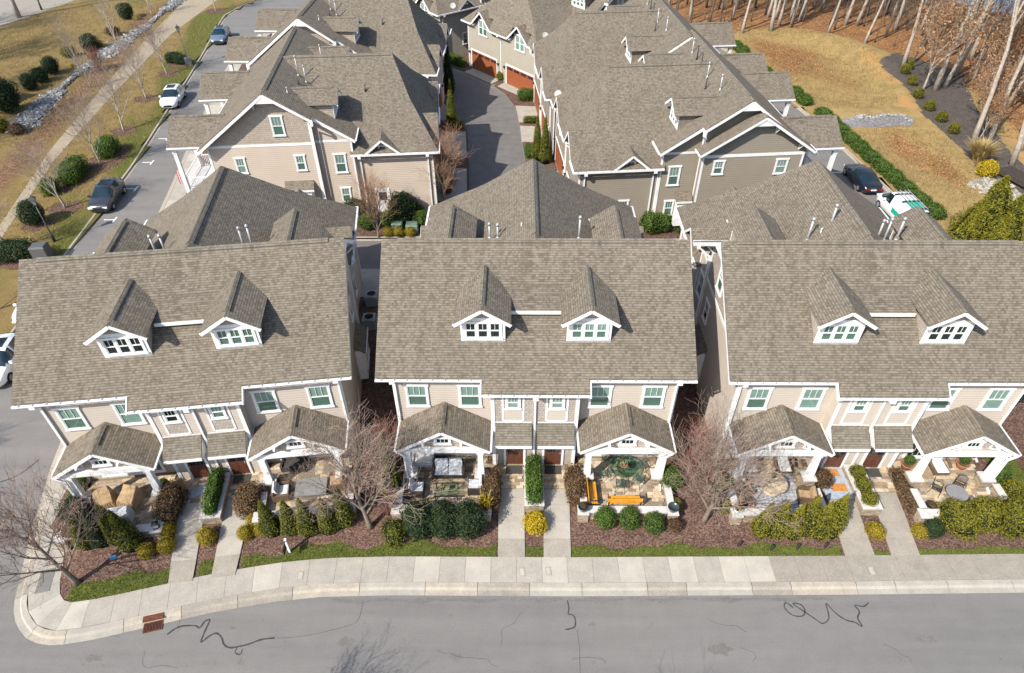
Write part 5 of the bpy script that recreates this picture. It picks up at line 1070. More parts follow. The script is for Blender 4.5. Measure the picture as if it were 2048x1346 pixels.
for i, (x, y, a, c_) in enumerate(((-38.5, 51.1, 1.5, 1.1), (-38.9, 60.2, 1.6, 3.0), (-40.1, 66.45, 1.3, 1.2), (-41.2, 75.0, 1.4, 1.2), (-41.6, 82.6, 1.3, 1.3), (-41.5, 86.0, 1.8, 1.4), (-44.2, 108.1, 1.6, 1.4), (-40.3, 56.2, 1.4, 2.6), (-39.6, 48.5, 1.3, 1.1), (-39.7, 44.6, 1.2, 1.0), (-38.2, 43.2, 2.2, 1.2))):
    patch('mulch_ring', [(x+a*math.cos(k*.314)*(1+.12*math.sin(k*1.9+i)), y+c_*math.sin(k*.314)*(1+.12*math.sin(k*1.9+i))) for k in range(20)], .22, None, .012+.0006*i, 'mulch', .7, i)
# -- the woods
WT = [tree_mesh('wood%d' % i, 'bark_grey', 'twig', seed=200+i, Ht=24, r0=.215, nprim=9, spread=.5, lv=3, kids=(5, 3), fork=.55, lean=((.03, -.02, .05, 0)[i], (.02, .03, -.03, 0)[i])) for i in range(4)]
WD = [(M_ := tree_mesh('woodd%d' % i, 'bark_dark', 'twig', seed=230+i, Ht=18, r0=.14, nprim=8, spread=.5, lv=3, kids=(4, 3), fork=.5)) for i in range(2)]
WPT = [(22.5, 98.5), (25.8, 103), (28.4, 101.8), (29.6, 100.6), (31.9, 102.9), (32.1, 98.0), (31.3, 95.6), (35.4, 96.2), (37.4, 99.4), (40.2, 102.8), (42.4, 105.2), (43.2, 96.1), (44.9, 98.2), (47.2, 100.4), (46.8, 92.4), (49.0, 96.1), (50.6, 95), (53.3, 98.2), (46.2, 107.6), (37.3, 105.2), (50.6, 107.5), (56.8, 98.1), (60.2, 102.6), (33.8, 108), (29.5, 109), (24, 110), (40, 110), (56, 108), (64, 98), (20.5, 104), (44, 112), (35, 113), (27, 114), (52, 112), (60, 93), (63, 88), (57.7, 90.3), (39, 98.5), (48.5, 103.5), (55.2, 103.6)]
MPT = [(48.6, 76.5, 1.35), (50.3, 77.6, 1.0), (53.1, 81.2, 1.5), (53.2, 78.6, .8), (57.7, 86.3, 1.2), (46.1, 63.2, 1.2), (48.0, 63.6, 1.1), (47.3, 58.4, 1.2), (49.8, 61.4, 1.0), (47.2, 82.2, 1.1), (48.6, 83.0, .9), (53.6, 71, 1.0), (51.8, 69.4, 1.2), (54.5, 67, 1.1), (56.5, 76.5, 1.2), (59.5, 80, 1.2), (55.0, 62.5, 1.0), (52.2, 65.6, .9), (58.5, 72, 1.1), (62, 76, 1.2), (60.6, 68, 1.0), (64.5, 84, 1.2), (50.6, 56.5, 1.1), (54, 57.5, 1.0), (51.6, 72.6, .8), (57.5, 65, .8)]
rw = random.Random(5)
for _ in range(34): MPT.append((rw.uniform(54, 76), rw.uniform(62, 100), rw.choice((.8, 1.0, 1.1, .9, 1.2))))
for _ in range(30): WPT.append((rw.uniform(24, 66), rw.uniform(99.5, 116)))
for i, (x, y) in enumerate(WPT): big = rw.random() < .6; tree('woodland_tree', WT[i % 4] if big else WD[i % 2], x, y, 'tall bare grey trunk in the woods behind the grassy basin' if big else 'slender dark bare trunk in the woods behind the grassy basin', 'tree', 'grey trunks behind the basin' if big else 'dark trunks behind the basin', rw.uniform(.75, 1.15))
TL = {0: 'pale bare trunk at the far end of the dark mulch bed', 2: 'thickest pale trunk rising behind the dark mulch bed', 5: 'tall slanting trunk just behind the tan ornamental grass', 6: 'second slanting trunk beside the one at the tan grass', 7: 'thick trunk at the right edge near the footbridge', 9: 'bare trunk at the top corner of the dark bed', 4: 'tall trunk between the dark bed and the lake', 12: 'bare trunk behind the right rust leaved oak'}
for i, (x, y, s) in enumerate(MPT): tree('woodland_tree', WT[(i*3+1) % 4] if s > .95 else WD[i % 2], x, y, TL[i] if i in TL else 'tall bare trunk beside or beyond the dark mulch bed' if s > .95 else 'slender bare trunk beside or beyond the dark mulch bed', 'tree', 'tall trunks by the dark bed' if s > .95 else 'slender trunks by the dark bed', s)
for i in range(46):
    x = rw.uniform(22, 62); y = rw.uniform(99, 118)
    if x > 48: y = rw.uniform(88, 106)
    if x > 57: y = rw.uniform(66, 100)
    tree('sapling', WD[i % 2], x, y, 'thin bare sapling scattered deep in the woods', 'tree', 'saplings in the woods', rw.uniform(.35, .75))
tree('bare_tree', WT[3], -72.2, 105.3, 'big dark trunk at the top left corner of the meadow', 'tree', None, 1.4); tree('bare_tree', WD[0], -70.8, 109, 'thin dark trunk beside the big one at the top left', 'tree', None, .9)
for x, y, s in ((-62, 60, 2.6), (-68, 70, 2.8), (-75, 80, 2.8), (-82, 91, 3.0)): tree('bare_tree', T4, x, y, 'bare tree beyond the left edge casting a long shadow over the meadow', 'tree', 'trees beyond the left edge', s)
def oak(key, Ht, seed, n):
    def mk():
        tr, br = grow(seed, Ht, .12, .25, 14, .75, 3, (7, 4)); vs_ = [Vector(v) for v in br.v if v[2] > Ht*.22]; r = np.random.RandomState(seed); ii = r.randint(0, len(vs_), n)
        P = np.array([vs_[i] for i in ii])+r.normal(size=(n, 3))*.16; V = leaf_quads(P, unit(r, n), .2, r, .6); return tr.mesh('trunk', 'bark_grey', True, uv=False), br.mesh('branches', ['bark_grey', 'twig'], uv=False), np_mesh('leaves', V, 4, ['leaf_oak'])
    return cached('oak'+key, mk)
for i, (x, y, s, l) in enumerate(((46.9, 76.0, 1.15, 'oak with dense rust leaves at the dark bed'), (52.4, 70.5, 1.05, 'oak with rust leaves in the woods at the right'), (48.2, 66.5, .75, 'small rust leaved oak beside the leaning trunk'), (47.2, 64.0, .55, 'young rust leaved oak low by the tan grass'), (57.5, 79.5, 1.1, 'rust leaved oak below the lake corner'), (59, 72, 1.0, 'rust leaved oak at the far right among pale trunks'))):
    a, b_, c_ = oak('ab'[i % 2], 9, 300+i % 2, 3300); o = empty('oak_tree', (x, y, G(x, y)), rnd.random()*6, l, 'tree', 'rust leaved oaks'); o.scale = (s, s, s); inst('trunk', a, o); br_ = inst('crown', b_, o); inst('leaves', c_, br_)
# -- rocks of the stream and of the swale
def rocks(name, line, wid, n, size, mats, label, seed, hf):
    r = np.random.RandomState(seed); ico = MB(); V = []; F = []; base = np.array([(1, 0, 0), (-1, 0, 0), (0, 1, 0), (0, -1, 0), (0, 0, 1), (0, 0, -1)], float); fc = [(0, 2, 4), (2, 1, 4), (1, 3, 4), (3, 0, 4), (2, 0, 5), (1, 2, 5), (3, 1, 5), (0, 3, 5)]
    L = [np.array(p, float) for p in line]; out = []
    for i in range(n):
        t = r.rand()*(len(L)-1); k = min(int(t), len(L)-2); p = L[k]+(L[k+1]-L[k])*(t-k); d = L[k+1]-L[k]; d = d/np.linalg.norm(d); w = wid*(.6+.5*math.sin(k*1.7+1)); p = p+np.array([-d[1], d[0]])*w*r.normal()*.45
        s = size*(.5+r.rand()**2*1.2); q = base*(.6+.7*r.rand(6, 1)); Rm = np.linalg.qr(r.normal(size=(3, 3)))[0]; q = q@Rm*s*np.array([1, 1, .7])+np.array([p[0], p[1], hf(p[0], p[1])+s*.2])
        for f in fc: out += [q[j] for j in f]
    o = inst(name, np_mesh(name, np.array(out), 3, mats)); return tag(o, label, 'rocks', kind='stuff')
m_leaf('rock_grey', (.1, .1, .105), (.23, .23, .23), (.42, .42, .41), 0, .9); m_leaf('rock_buff', (.16, .14, .11), (.3, .27, .23), (.45, .42, .37), 0, .9)
rocks('stream_rocks', [(-51.2, 66), (-51.6, 71), (-52.3, 77.5), (-52.6, 83), (-52.4, 88.3), (-52, 94), (-51.6, 101.5), (-51.9, 108), (-52, 116)], 1.35, 6500, .24, ['rock_grey'], 'pale grey boulders lining the stream bed beside the footpath', 3, lambda x, y: 0.)
rocks('swale_rocks', [(36, 68.2), (38, 68.2), (39.5, 68.6), (41.4, 68.7), (42, 67.8)], .35, 380, .15, ['rock_grey'], 'broken grey stones along the gravel swale', 4, hR)
rocks('bank_rocks', [(42.6, 55.2), (43.4, 53.4), (43.6, 51), (44, 48.6), (45, 46)], 1.7, 1300, .26, ['rock_buff'], 'buff stones beside the timber bridge', 5, hR)
# dry leaves lying on the woodland floor
def litter(name, polys, n, mat, label, seed):
    r = np.random.RandomState(seed); P = []
    for poly in polys:
        xs = [p[0] for p in poly]; ys = [p[1] for p in poly]; X = min(xs)+r.rand(n)*(max(xs)-min(xs)); Y = min(ys)+r.rand(n)*(max(ys)-min(ys)); k = inside(poly, X, Y) & (r.rand(n) < np.clip(.5+.9*np.sin(X*.55+Y*.21+1)*np.sin(Y*.5-X*.17)+.3*np.sin(X*2.1+Y*1.7), 0, 1)); P += [(x, y, hR(x, y)+.03) for x, y in zip(X[k], Y[k])]
    P = np.array(P); N = np.tile(np.array([0, 0, 1.]), (len(P), 1)); V = leaf_quads(P, N, .17, r, .6, .25); return tag(inst(name, np_mesh(name, V, 4, [mat])), label, 'leaves', kind='stuff')
litter('fallen_leaves', [[(22, 98), (46, 94), (50, 88), (54, 80), (66, 84), (66, 112), (20, 114)], [(50, 54), (64, 60), (66, 84), (55, 78), (51, 66)]], 9000, 'leaf_oak', 'fallen brown leaves over the woodland floor and basin', 8)

# ------------------------------------------------------------------ the houses
PF = [(-2.45, 7.9, 9.4, 10.35, .09, 'galv'), (-2.0, 7.9, 9.4, 10.3, .09, 'galv'), (2.5, 8.2, 9.2, 10.6, .1, 'galv'), (-.7, 7.5, 10.2, 10.75, .05, 'white')]
PA = [(-2.6, 7.7, 9.5, 10.45, .09, 'galv'), (-2.1, 7.7, 9.5, 10.45, .09, 'galv'), (2.0, 7.7, 9.5, 10.6, .09, 'galv'), (2.45, 7.7, 9.5, 10.7, .09, 'galv')]
PC = [(-2.1, 8.0, 9.3, 10.7, .1, 'galv'), (-.9, 8.4, 9.9, 11.3, .1, 'galv'), (1.7, 8.0, 9.3, 10.6, .09, 'galv'), (2.1, 8.0, 9.3, 10.7, .09, 'galv'), (2.9, 8.2, 9.2, 10.6, .1, 'galv'), (-1.5, 8.0, 9.4, 10.2, .05, 'white')]
PL = [(1.8, 6.8, 10.1, 11.6, .06, 'galv'), (2.2, 7.4, 9.7, 11.0, .06, 'galv'), (-1.6, 8.2, 9.8, 11.3, .06, 'galv'), (3.2, 7.0, 10.0, 10.5, .06, 'pipe_black'), (2.6, 12.0, 9.1, 9.6, .06, 'pipe_black'), (5.6, 6.6, 10.2, 10.6, .05, 'galv')]
PR = [(-4.0, 6.4, 10.4, 11.5, .07, 'galv'), (-1.2, 6.5, 10.3, 11.4, .07, 'galv'), (-2.6, 7.0, 10.0, 10.9, .07, 'pipe_black'), (2.4, 6.3, 10.5, 11.6, .07, 'pipe_black'), (3.8, 6.3, 10.5, 11.6, .07, 'galv'), (.9, 6.4, 10.4, 11.5, .07, 'pipe_black')]
house('town_house', (-15.63, 22.87, 0), math.degrees(.1203), 'taupe', 'leftmost front taupe town house pair with two dormers at the street corner', pipes=PA)
house('town_house', (1.15, 23.55, 0), math.degrees(-.011), 'taupe', 'middle front taupe town house pair with two dormers above the bench patio', pipes=PF, bay='shake')
house('town_house', (18.29, 23.28, 0), math.degrees(-.0096), 'taupe', 'rightmost front taupe town house pair with two dormers cut by the frame', pipes=PC, bay='plain')
house('town_house', (-23.86, 55.28, 0), -85.5, 'tan', 'nearer tan town house pair of the left row, gable end facing the viewer', 'row', pipes=PL, door_side=1)
house('town_house', (-24.64, 73.78, 0), -92, 'tan', 'farther tan town house pair of the left row, behind the nearer one', 'row', pipes=PL)
house('town_house', (21.71, 54.56, 0), 94.6, 'olive', 'nearer olive town house pair of the right row with a double gable end', 'row', end_bump=-1, pipes=PR)
house('town_house', (20.1, 68.5, 0), 94.7, 'olive', 'farther olive town house pair of the right row, behind the double gable', 'row', pipes=PR)
house('town_house', (12.3, 90.5, -.4), 128.5, 'stone_grey', 'grey town house pair with two brown garage doors closing the alley', 'row')
house('town_house', (.6, 103.1, -.4), 128.5, 'stone_grey', 'grey town house pair partly hidden at the top behind the tan roofs', 'row')

# ------------------------------------------------------------------ cars
for n, c in (('paint_car_white', (.75, .76, .76)), ('paint_car_grey', (.028, .032, .036)), ('paint_car_blue', (.10, .14, .19)), ('paint_car_navy', (.008, .013, .022))):
    t = NT(n, .25, .6); t.col(c); t.b.inputs['Coat Weight'].default_value = .8; t.b.inputs['Coat Roughness'].default_value = .05
plain('tyre', (.015, .015, .016), .85, .2); plain('rim', (.5, .5, .52), .3, .5, .1, 5., .7); plain('lamp_lens', (.75, .78, .8), .15, .7); plain('tail_lens', (.35, .01, .01), .2, .6); plain('teal', (.0, .36, .24), .4); plain('black_plastic', (.02, .02, .02), .6)
def loft(b, secs):
    rings = [b.pts(s) for s in secs]; n = len(secs[0])
    for i in range(len(secs)-1):
        for j in range(n): b.face(rings[i]+j, rings[i]+(j+1) % n, rings[i+1]+(j+1) % n, rings[i+1]+j)
    b.face(*range(rings[0]+n-1, rings[0]-1, -1)); b.face(*range(rings[-1], rings[-1]+n))
def car(loc, ang, paint, label, kind='suv', cat='car', plate=False):
    o = empty('parked_car', loc, ang, label, cat, None)        # +x is forward
    L, W, Ht = {'suv': (4.65, .95, 1.64), 'sedan': (4.9, .93, 1.44), 'van': (5.3, 1.0, 1.98)}[kind]; h = L/2
    belt = {'suv': 1.02, 'sedan': .93, 'van': 1.2}[kind]; hood = {'suv': 1.0, 'sedan': .88, 'van': 1.15}[kind]
    if True:
        K = {'van': dict(top=[(-1, 1.45), (-.98, 1.8), (-.85, 1.95), (.2, 1.98), (.36, 1.9), (.55, 1.5), (.7, 1.2), (.85, 1.08), (.95, .9), (1, .7)], belt=[(-1, 1.1), (.3, 1.15), (.6, 1.12), (.85, 1.0), (.95, .82), (1, .62)]), 'suv': dict(top=[(-1, .86), (-.97, 1.0), (-.9, 1.12), (-.7, 1.52), (-.45, 1.63), (-.1, 1.65), (.1, 1.6), (.3, 1.36), (.5, 1.06), (.75, .99), (.9, .88), (.97, .76), (1, .62)], belt=[(-1, .84), (-.93, .98), (-.6, 1.03), (.2, 1.0), (.5, .98), (.75, .93), (.9, .82), (.97, .7), (1, .58)]),
             'sedan': dict(top=[(-1, .78), (-.97, .92), (-.85, .98), (-.66, 1.02), (-.45, 1.25), (-.28, 1.4), (0, 1.44), (.12, 1.4), (.3, 1.16), (.45, .96), (.75, .9), (.9, .8), (.97, .68), (1, .55)], belt=[(-1, .76), (-.93, .9), (-.6, .94), (.2, .92), (.45, .9), (.75, .85), (.9, .75), (.97, .63), (1, .52)])}[kind]
        hwk = [(-1, .7), (-.96, .84), (-.85, .95), (-.5, 1.), (.5, 1.), (.78, .96), (.9, .86), (.97, .7), (1, .52)]
        fs = np.linspace(-1, 1, 41); top = np.interp(fs, *zip(*K['top'])); bel = np.minimum(np.interp(fs, *zip(*K['belt'])), top-.02); hw_ = np.interp(fs, *zip(*hwk))*W
        for A_ in (top, bel, hw_): A_[1:-1] = (A_[:-2]+2*A_[1:-1]+A_[2:])/4
        rings = []; B_ = MB()
        for f_, t_, b_l, w in zip(fs, top, bel, hw_):
            cab = min(1, max(0, (t_-b_l-.08)/.45)); z0 = .22+.12*abs(f_)**6; rw_ = w*(.9-(.2 if kind != 'van' else .1)*cab); x = f_*h
            half = [(w*.86, z0), (w, z0+.16), (w*1.0, z0+(b_l-z0)*.6), (w*.965, b_l), (rw_, t_-.05-.02*cab), (rw_*.7, t_), (0, t_+.012)]
            rings.append(B_.pts([(x, -a, z) for a, z in half]+[(x, a, z) for a, z in half[-2::-1]]))
        gl_, pa = MB(), MB(); gl_.v = B_.v; pa.v = B_.v; n_ = 13
        for i_ in range(40):
            hgt = (top[i_]+top[i_+1])/2-(bel[i_]+bel[i_+1])/2; sl_ = abs(top[i_+1]-top[i_])/(2*h/40); fm = (fs[i_]+fs[i_+1])/2
            for j_ in range(n_):
                k_ = (j_+1) % n_; q_ = (rings[i_]+j_, rings[i_+1]+j_, rings[i_+1]+k_, rings[i_]+k_)
                side = j_ in (3, 8) and (kind != 'van' or fm > .12); topf = j_ in (4, 5, 6, 7); g_ = (side and hgt > .22 and not (-.12 < fm < -.06) and not (kind == 'suv' and -.58 < fm < -.53)) or (topf and hgt > .12 and sl_ > .33 and j_ in (4, 5, 6, 7))
                (gl_ if g_ else pa).face(*q_)
        pa.face(*range(rings[0]+n_-1, rings[0]-1, -1)); pa.face(*range(rings[-1], rings[-1]+n_))
        each(pa, 'body', paint, o, True, False); each(gl_, 'window', 'car_glass', o, True, False); xf = h*.42
        if kind == 'suv': MB().prism([(-h*.42, .42, 1.665), (-h*.42, -.42, 1.665), (-h*.02, -.42, 1.672), (-h*.02, .42, 1.672)][::-1], (0, 0, -.03)).build('sunroof', 'car_glass', o)
    for s in (-1, 1):
        for x in (h*.62, -h*.6):
            w = MB(); w.tube([(x, s*W*.78, .34), (x, s*W*1.005, .34)], .34, 18); wo = w.build('wheel', 'tyre', o, uv=False)
            r = MB(); r.tube([(x, s*W*.99, .34), (x, s*W*1.02, .34)], .2, 12); r.build('rim', 'rim', wo, uv=False)
        MB().box(h*.9, s*W*.62-.2, hood*.6, h*.975, s*W*.62+.16, hood*.73).build('headlight', 'lamp_lens', o); MB().box(-h-.012, s*W*.6-.2, belt*.66, -h+.12, s*W*.6+.16, belt*.8).build('tail_light', 'tail_lens', o)
        MB().frus(xf-.15, s*(W+.08), belt-.02, .07, .1, belt+.14, .05, .09).build('mirror', paint, o)
    MB().box(h*.965, -W*.4, .4, h*1.008, W*.4, hood*.56).build('grille', 'black_plastic', o)
    if plate: MB().box(-h-.02, -.25, .55, -h+.01, .25, .68).build('number_plate', 'white', o)
    if kind == 'van':
        for s in (-1, 1):
            q = MB(); q.box(-h*.9, s*W*1.0-.012, .75, -h*.1, s*W*1.0+.012, 1.15) ; q.build('green_band', 'teal', o); None
        MB().box(-h*.85, -.55, Ht+.003, -h*.25, .55, Ht+.012).build('green_panel', 'teal', o)
        for yy in (-.5, -.2, .2, .5): MB().tube([(-h*.9, yy, Ht+.16), (h*.3, yy, Ht+.16)], .025, 6).build('ladder_rail', 'galv', o)
        for xx in (-h*.8, -h*.35, h*.1): MB().box(xx-.03, -.85, Ht-.02, xx+.03, .85, Ht+.12).build('roof_bar', 'black_plastic', o)
    return o
up_ = math.atan2(-.99, .12)
car((-37.75, 74.1, -.13), up_, 'paint_car_white', 'white sport utility car with sunroof parked on the left lane'); car((-35.3, 52.3, -.13), up_-.02, 'paint_car_grey', 'dark grey sport utility car parked beside the long clipped hedge')
car((-39.2, 95.2, -.13), up_-.02, 'paint_car_blue', 'blue grey sport utility car half hidden behind the far porch roofs'); car((-32.6, 31.4, -.13), up_+.02, 'paint_car_white', 'white car cut by the left edge of the frame'); car((-33.6, 37.6, -.13), up_, 'paint_car_white', 'pale car whose nose peeps out behind the corner roof', 'sedan')
car((31.75, 55.2, -.13), R_(91), 'paint_car_navy', 'dark navy sedan parked along the right hedge', 'sedan', plate=True); car((32.6, 49.3, -.13), R_(94), 'paint_car_white', 'white and green service van half hidden behind the rear roof', 'van', 'van')

# ------------------------------------------------------------------ lamps, cabinets, condensers, sign, bridge, dishes
plain('lamp_glass', (.3, .31, .3), .15, .6)
def lamp(x, y, hgt, label, base=False):
    o = empty('lamp_post', (x, y, 0), .4, label, 'lamp post', 'lamp posts on the verge'); b = MB(); b.tube([(0, 0, 0), (0, 0, .6), (0, 0, .65), (0, 0, hgt-.75)], [.11, .11, .06, .045], 10); b.build('pole', 'dark_metal', o, True, uv=False)
    MB().frus(0, 0, hgt-.7, .1, .1, hgt-.22, .19, .19).build('lantern', 'lamp_glass', o)
    q = MB(); q.frus(0, 0, hgt-.78, .14, .14, hgt-.7, .1, .1); q.frus(0, 0, hgt-.22, .25, .25, hgt-.02, .05, .05); q.frus(0, 0, hgt-.02, .03, .03, hgt+.12, .01, .01); q.build('lantern_cap', 'dark_metal', o)
    for a in range(4): c, s = math.cos(a*math.pi/2+math.pi/4), math.sin(a*math.pi/2+math.pi/4); MB().bar((c*.14, s*.14, hgt-.7), (c*.27, s*.27, hgt-.22), .025, .025).build('lantern_bar', 'dark_metal', o)
    if base: MB().frus(0, 0, 0, .42, .42, .9, .36, .36).build('pedestal', 'cap_dark', o)
plain('cap_dark', (.12, .12, .125), .8); plain('dark_timber', (.055, .042, .035), .8, .2, .3, 8.)
lamp(-36.8, 45.85, 4.1, 'black lantern lamp post beside the egg shaped topiary'); lamp(-40.15, 85.5, 4.7, 'black lantern lamp post on a grey pedestal beyond the white car', True)
plain('cabinet_green', (.13, .19, .14), .6); plain('cabinet_grey', (.09, .09, .095), .7); plain('condenser', (.32, .36, .36), .5)
def cabinet(name, x, y, w, d, h, mat, label, rz=0):
    o = empty(name, (x, y, G(x, y)), rz, label, 'utility cabinet'); MB().box(-w/2, -d/2, 0, w/2, d/2, h*.9).build('housing', mat, o); MB().frus(0, 0, h*.9, w/2+.03, d/2+.03, h, w/2-.05, d/2-.08).build('lid', mat, o); MB().box(-w/2+.05, -d/2-.012, .1, w/2-.05, -d/2-.001, h*.8).build('door', mat, o)
cabinet('transformer', -9.35, 47.4, .85, .75, .75, 'cabinet_green', 'left green transformer cabinet half hidden by a bush'); cabinet('transformer', -8.1, 47.1, .95, .8, .8, 'cabinet_green', 'right green transformer cabinet behind the gold balls'); cabinet('utility_cabinet', -36.3, 43.4, 1.1, .9, 1.3, 'cabinet_grey', 'dark grey utility cabinet by the near lamp post', .1)
def condenser(x, y, label, rz=0):
    o = empty('air_conditioner', (x, y, G(x, y)), rz, label, 'air conditioner', 'condenser units'); MB().box(-.42, -.42, 0, .42, .42, .85).build('housing', 'condenser', o)
    q = MB(); q.lathe([(.37, .851), (.37, .9), (.31, .9), (.31, .851)], 18); q.build('fan_ring', 'galv', o)
    for a in range(5): MB().bar((0, 0, .87), (.3*math.cos(a*1.257), .3*math.sin(a*1.257), .87), .1, .01).build('fan_blade', 'pipe_black', o)
condenser(-9.9, 37.6, 'air conditioner unit in the shaded gap, farther of the two'); condenser(-9.6, 34.8, 'air conditioner unit in the shaded gap, nearer of the two'); condenser(10.3, 47.6, 'air conditioner unit at the foot of the olive wall'); condenser(-11.0, 89.5, 'white air conditioner unit between the grey houses')
sg = empty('sign_post', (-11.0, 17.95, G(-11, 17.95)), 0, 'short white yard sign post with a dark arm and small panel', 'sign post')
MB().box(-.05, -.05, 0, .05, .05, 1.15).build('post', 'white', sg); MB().box(-.02, -.62, 1.04, .02, -.051, 1.08).build('arm', 'dark_timber', sg); MB().box(-.012, -.56, .62, .012, -.14, .99).build('panel', 'dark_timber', sg)
for yy in (-.5, -.2): MB().box(-.006, yy-.006, .991, .006, yy+.006, 1.039).build('hook', 'dark_metal', sg)
ys = empty('yard_sign', (-19.2, 17.3, G(-19.2, 17.3)), .4, 'small blue yard sign in the corner mulch bed', 'sign'); plain('sign_blue', (.05, .2, .42), .5); MB().box(-.015, -.01, 0, .015, .01, .35).build('stake', 'dark_metal', ys); MB().box(-.14, -.012, .35, .14, .012, .6).build('panel', 'sign_blue', ys)
for i, (x, y) in enumerate(((11.2, 18.15), (12.75, 17.95), (14.05, 18.0), (15.45, 18.05))):
    o = empty('garden_spotlight', (x, y, G(x, y)), .3, '%s black garden spotlight from the left in front of the lime arborvitae' % ('first', 'second', 'third', 'fourth')[i], 'spotlight', 'garden spotlights'); MB().tube([(0, 0, 0), (0, 0, .2)], .018, 6).build('stake', 'pipe_black', o); MB().tube([(-.1, -.05, .2), (.1, .08, .32)], [.05, .08], 8).build('head', 'pipe_black', o)
br = empty('footbridge', (46.4, 53.4, .1), R_(18), 'dark timber footbridge at the right edge of the frame', 'bridge')
for i in range(30): inst('plank', cached('plank', lambda: MB().box(-.85, -.11, .5, .85, .11, .56).mesh('plank', 'dark_timber')), br, (0, -3.5+i*.235, 0))
for s in (-1, 1): MB().box(s*.8-.07, -3.7, .2, s*.8+.07, 3.6, .495).build('beam', 'dark_timber', br)
def dish(x, y, z, rz, label):
    o = empty('satellite_dish', (x, y, z), rz, label, 'satellite dish', 'satellite dishes on roofs'); b = MB(); b.tube([(0, 0, -.3), (0, 0, .25), (0, -.12, .4)], .025, 6); b.build('mast', 'galv', o)
    d = MB(); d.lathe([(.02, 0), (.2, .03), (.32, .09), (.33, .09), (.2, .02), (.02, -.01)], 16); do = d.build('reflector', 'cap_stone', o, True, uv=False); do.location = (0, -.16, .45); do.rotation_euler = (R_(60), 0, 0); MB().tube([(0, -.1, .35), (0, -.55, .5)], .015, 5).build('arm', 'galv', o)
dish(3.6, 75.1, 6.2, .3, 'satellite dish on the corner eave of the brown garage house'); dish(4.3, 59.9, 5.9, -.4, 'satellite dish between the two olive houses'); dish(-7.0, 87.2, 5.9, .2, 'satellite dish on the far grey corner eave')
fl = empty('flag', (-26.9, 50.3, 3.6), .3, 'small striped red and white flag hanging at the tan porch', 'flag'); plain('flag_red', (.5, .02, .03), .8); plain('flag_blue', (.02, .03, .16), .8)
MB().tube([(0, 0, -.2), (-.5, -.2, .5)], .02, 6).build('pole', 'galv', fl)
for i in range(7): MB().box(-.45+i*.07, -.2, -.75, -.382+i*.07, -.185, .35-.02*i if i % 2 else .33-.02*i).build('stripe', 'flag_red' if i % 2 == 0 else 'white', fl)

# ------------------------------------------------------------------ patio furniture
plain('canvas_tan', (.36, .255, .145), .9, .1, .2, 5.); plain('canvas_grey', (.5, .5, .51), .85, .2); plain('cushion_grey', (.56, .58, .6), .9, .1, .08, 8.); plain('cushion_white', (.72, .71, .68), .9, .1); plain('wicker', (.13, .085, .055), .8, .2, .4, 30.); plain('wicker_dark', (.05, .04, .035), .8, .2, .4, 30.); plain('orange_wood', (.62, .27, .025), .5, .3, .2, 8.); plain('terracotta', (.36, .16, .09), .8); plain('slate_top', (.21, .21, .205), .6); plain('pale_wood', (.5, .4, .28), .7, .2, .2, 6.); plain('green_metal', (.03, .075, .062), .45, .5); plain('iron', (.02, .022, .024), .5, .4); plain('glaze_dark', (.035, .05, .055), .3, .5); plain('mat_orange', (.45, .2, .06), .9, .1, .25, 12.); plain('mat_dark', (.05, .048, .045), .9); plain('slate_blue', (.33, .37, .42), .8, .2, .2, 5.); plain('cushion_rose', (.45, .33, .29), .9, .1)
t = NT('rug', .95, .1); ck = t.node('TexChecker'); mp_ = t.node('Mapping', Rotation=(0, 0, R_(45))); t.l.new(t.uv(), mp_.inputs[0]); t.l.new(mp_.outputs[0], ck.inputs[0]); ck.inputs['Scale'].default_value = 6; ck.inputs[1].default_value = (.29, .3, .32, 1); ck.inputs[2].default_value = (.4, .41, .43, 1); t.col(ck.outputs[0])
t = NT('glass_green', .05, .6); tr_ = t.node('BsdfTransparent'); tr_.inputs[0].default_value = (.38, .62, .55, 1); gs = t.node('BsdfGlossy'); gs.inputs['Roughness'].default_value = .05; mx = t.node('MixShader'); mx.inputs[0].default_value = .14; t.l.new(tr_.outputs[0], mx.inputs[1]); t.l.new(gs.outputs[0], mx.inputs[2]); t.l.new(mx.outputs[0], t.n['Material Output'].inputs[0])
PZ = .502
def cushion(w, d, h): # softened block
    b = MB(); b.frus(0, 0, 0, w/2-.03, d/2-.03, h*.3, w/2, d/2); b.frus(0, 0, h*.3, w/2, d/2, h*.75, w/2, d/2); b.frus(0, 0, h*.75, w/2, d/2, h, w/2-.05, d/2-.05); return b
def seatset(x, y, rz, w, label, cat, frame='wicker_dark', cus='cushion_grey', n=1, group=None, back=.8, pillow=None):
    o = empty(cat.replace(' ', '_'), (x, y, PZ), rz, label, cat, group); d = .82
    b = MB(); b.box(-w/2, -d/2, .1, w/2, d/2, .3); b.box(-w/2, d/2-.12, .3, w/2, d/2, back-.05); b.box(-w/2, -d/2, .3, -w/2+.12, d/2-.121, .56); b.box(w/2-.12, -d/2, .3, w/2, d/2-.121, .56); b.build('frame', frame, o)
    for sx in (-1, 1):
        for sy in (-1, 1): MB().box(sx*(w/2-.06)-.03, sy*(d/2-.06)-.03, 0, sx*(w/2-.06)+.03, sy*(d/2-.06)+.03, .099).build('leg', frame, o)
    iw = (w-.26)/n
    for i in range(n):
        cx = -w/2+.13+iw*(i+.5); c = cushion(iw-.02, d-.2, .15).build('seat_cushion', cus, o); c.location = (cx, -.06, .302); k = cushion(iw-.03, .17, .5).build('back_cushion', cus, o); k.location = (cx, d/2-.22, .4); k.rotation_euler.x = R_(-12)
    if pillow:
        for i, m in enumerate(pillow): c = cushion(.4, .12, .38).build('pillow', m, o); c.location = (-.12+.26*i, .1, .46); c.rotation_euler.x = R_(-25)
    return o
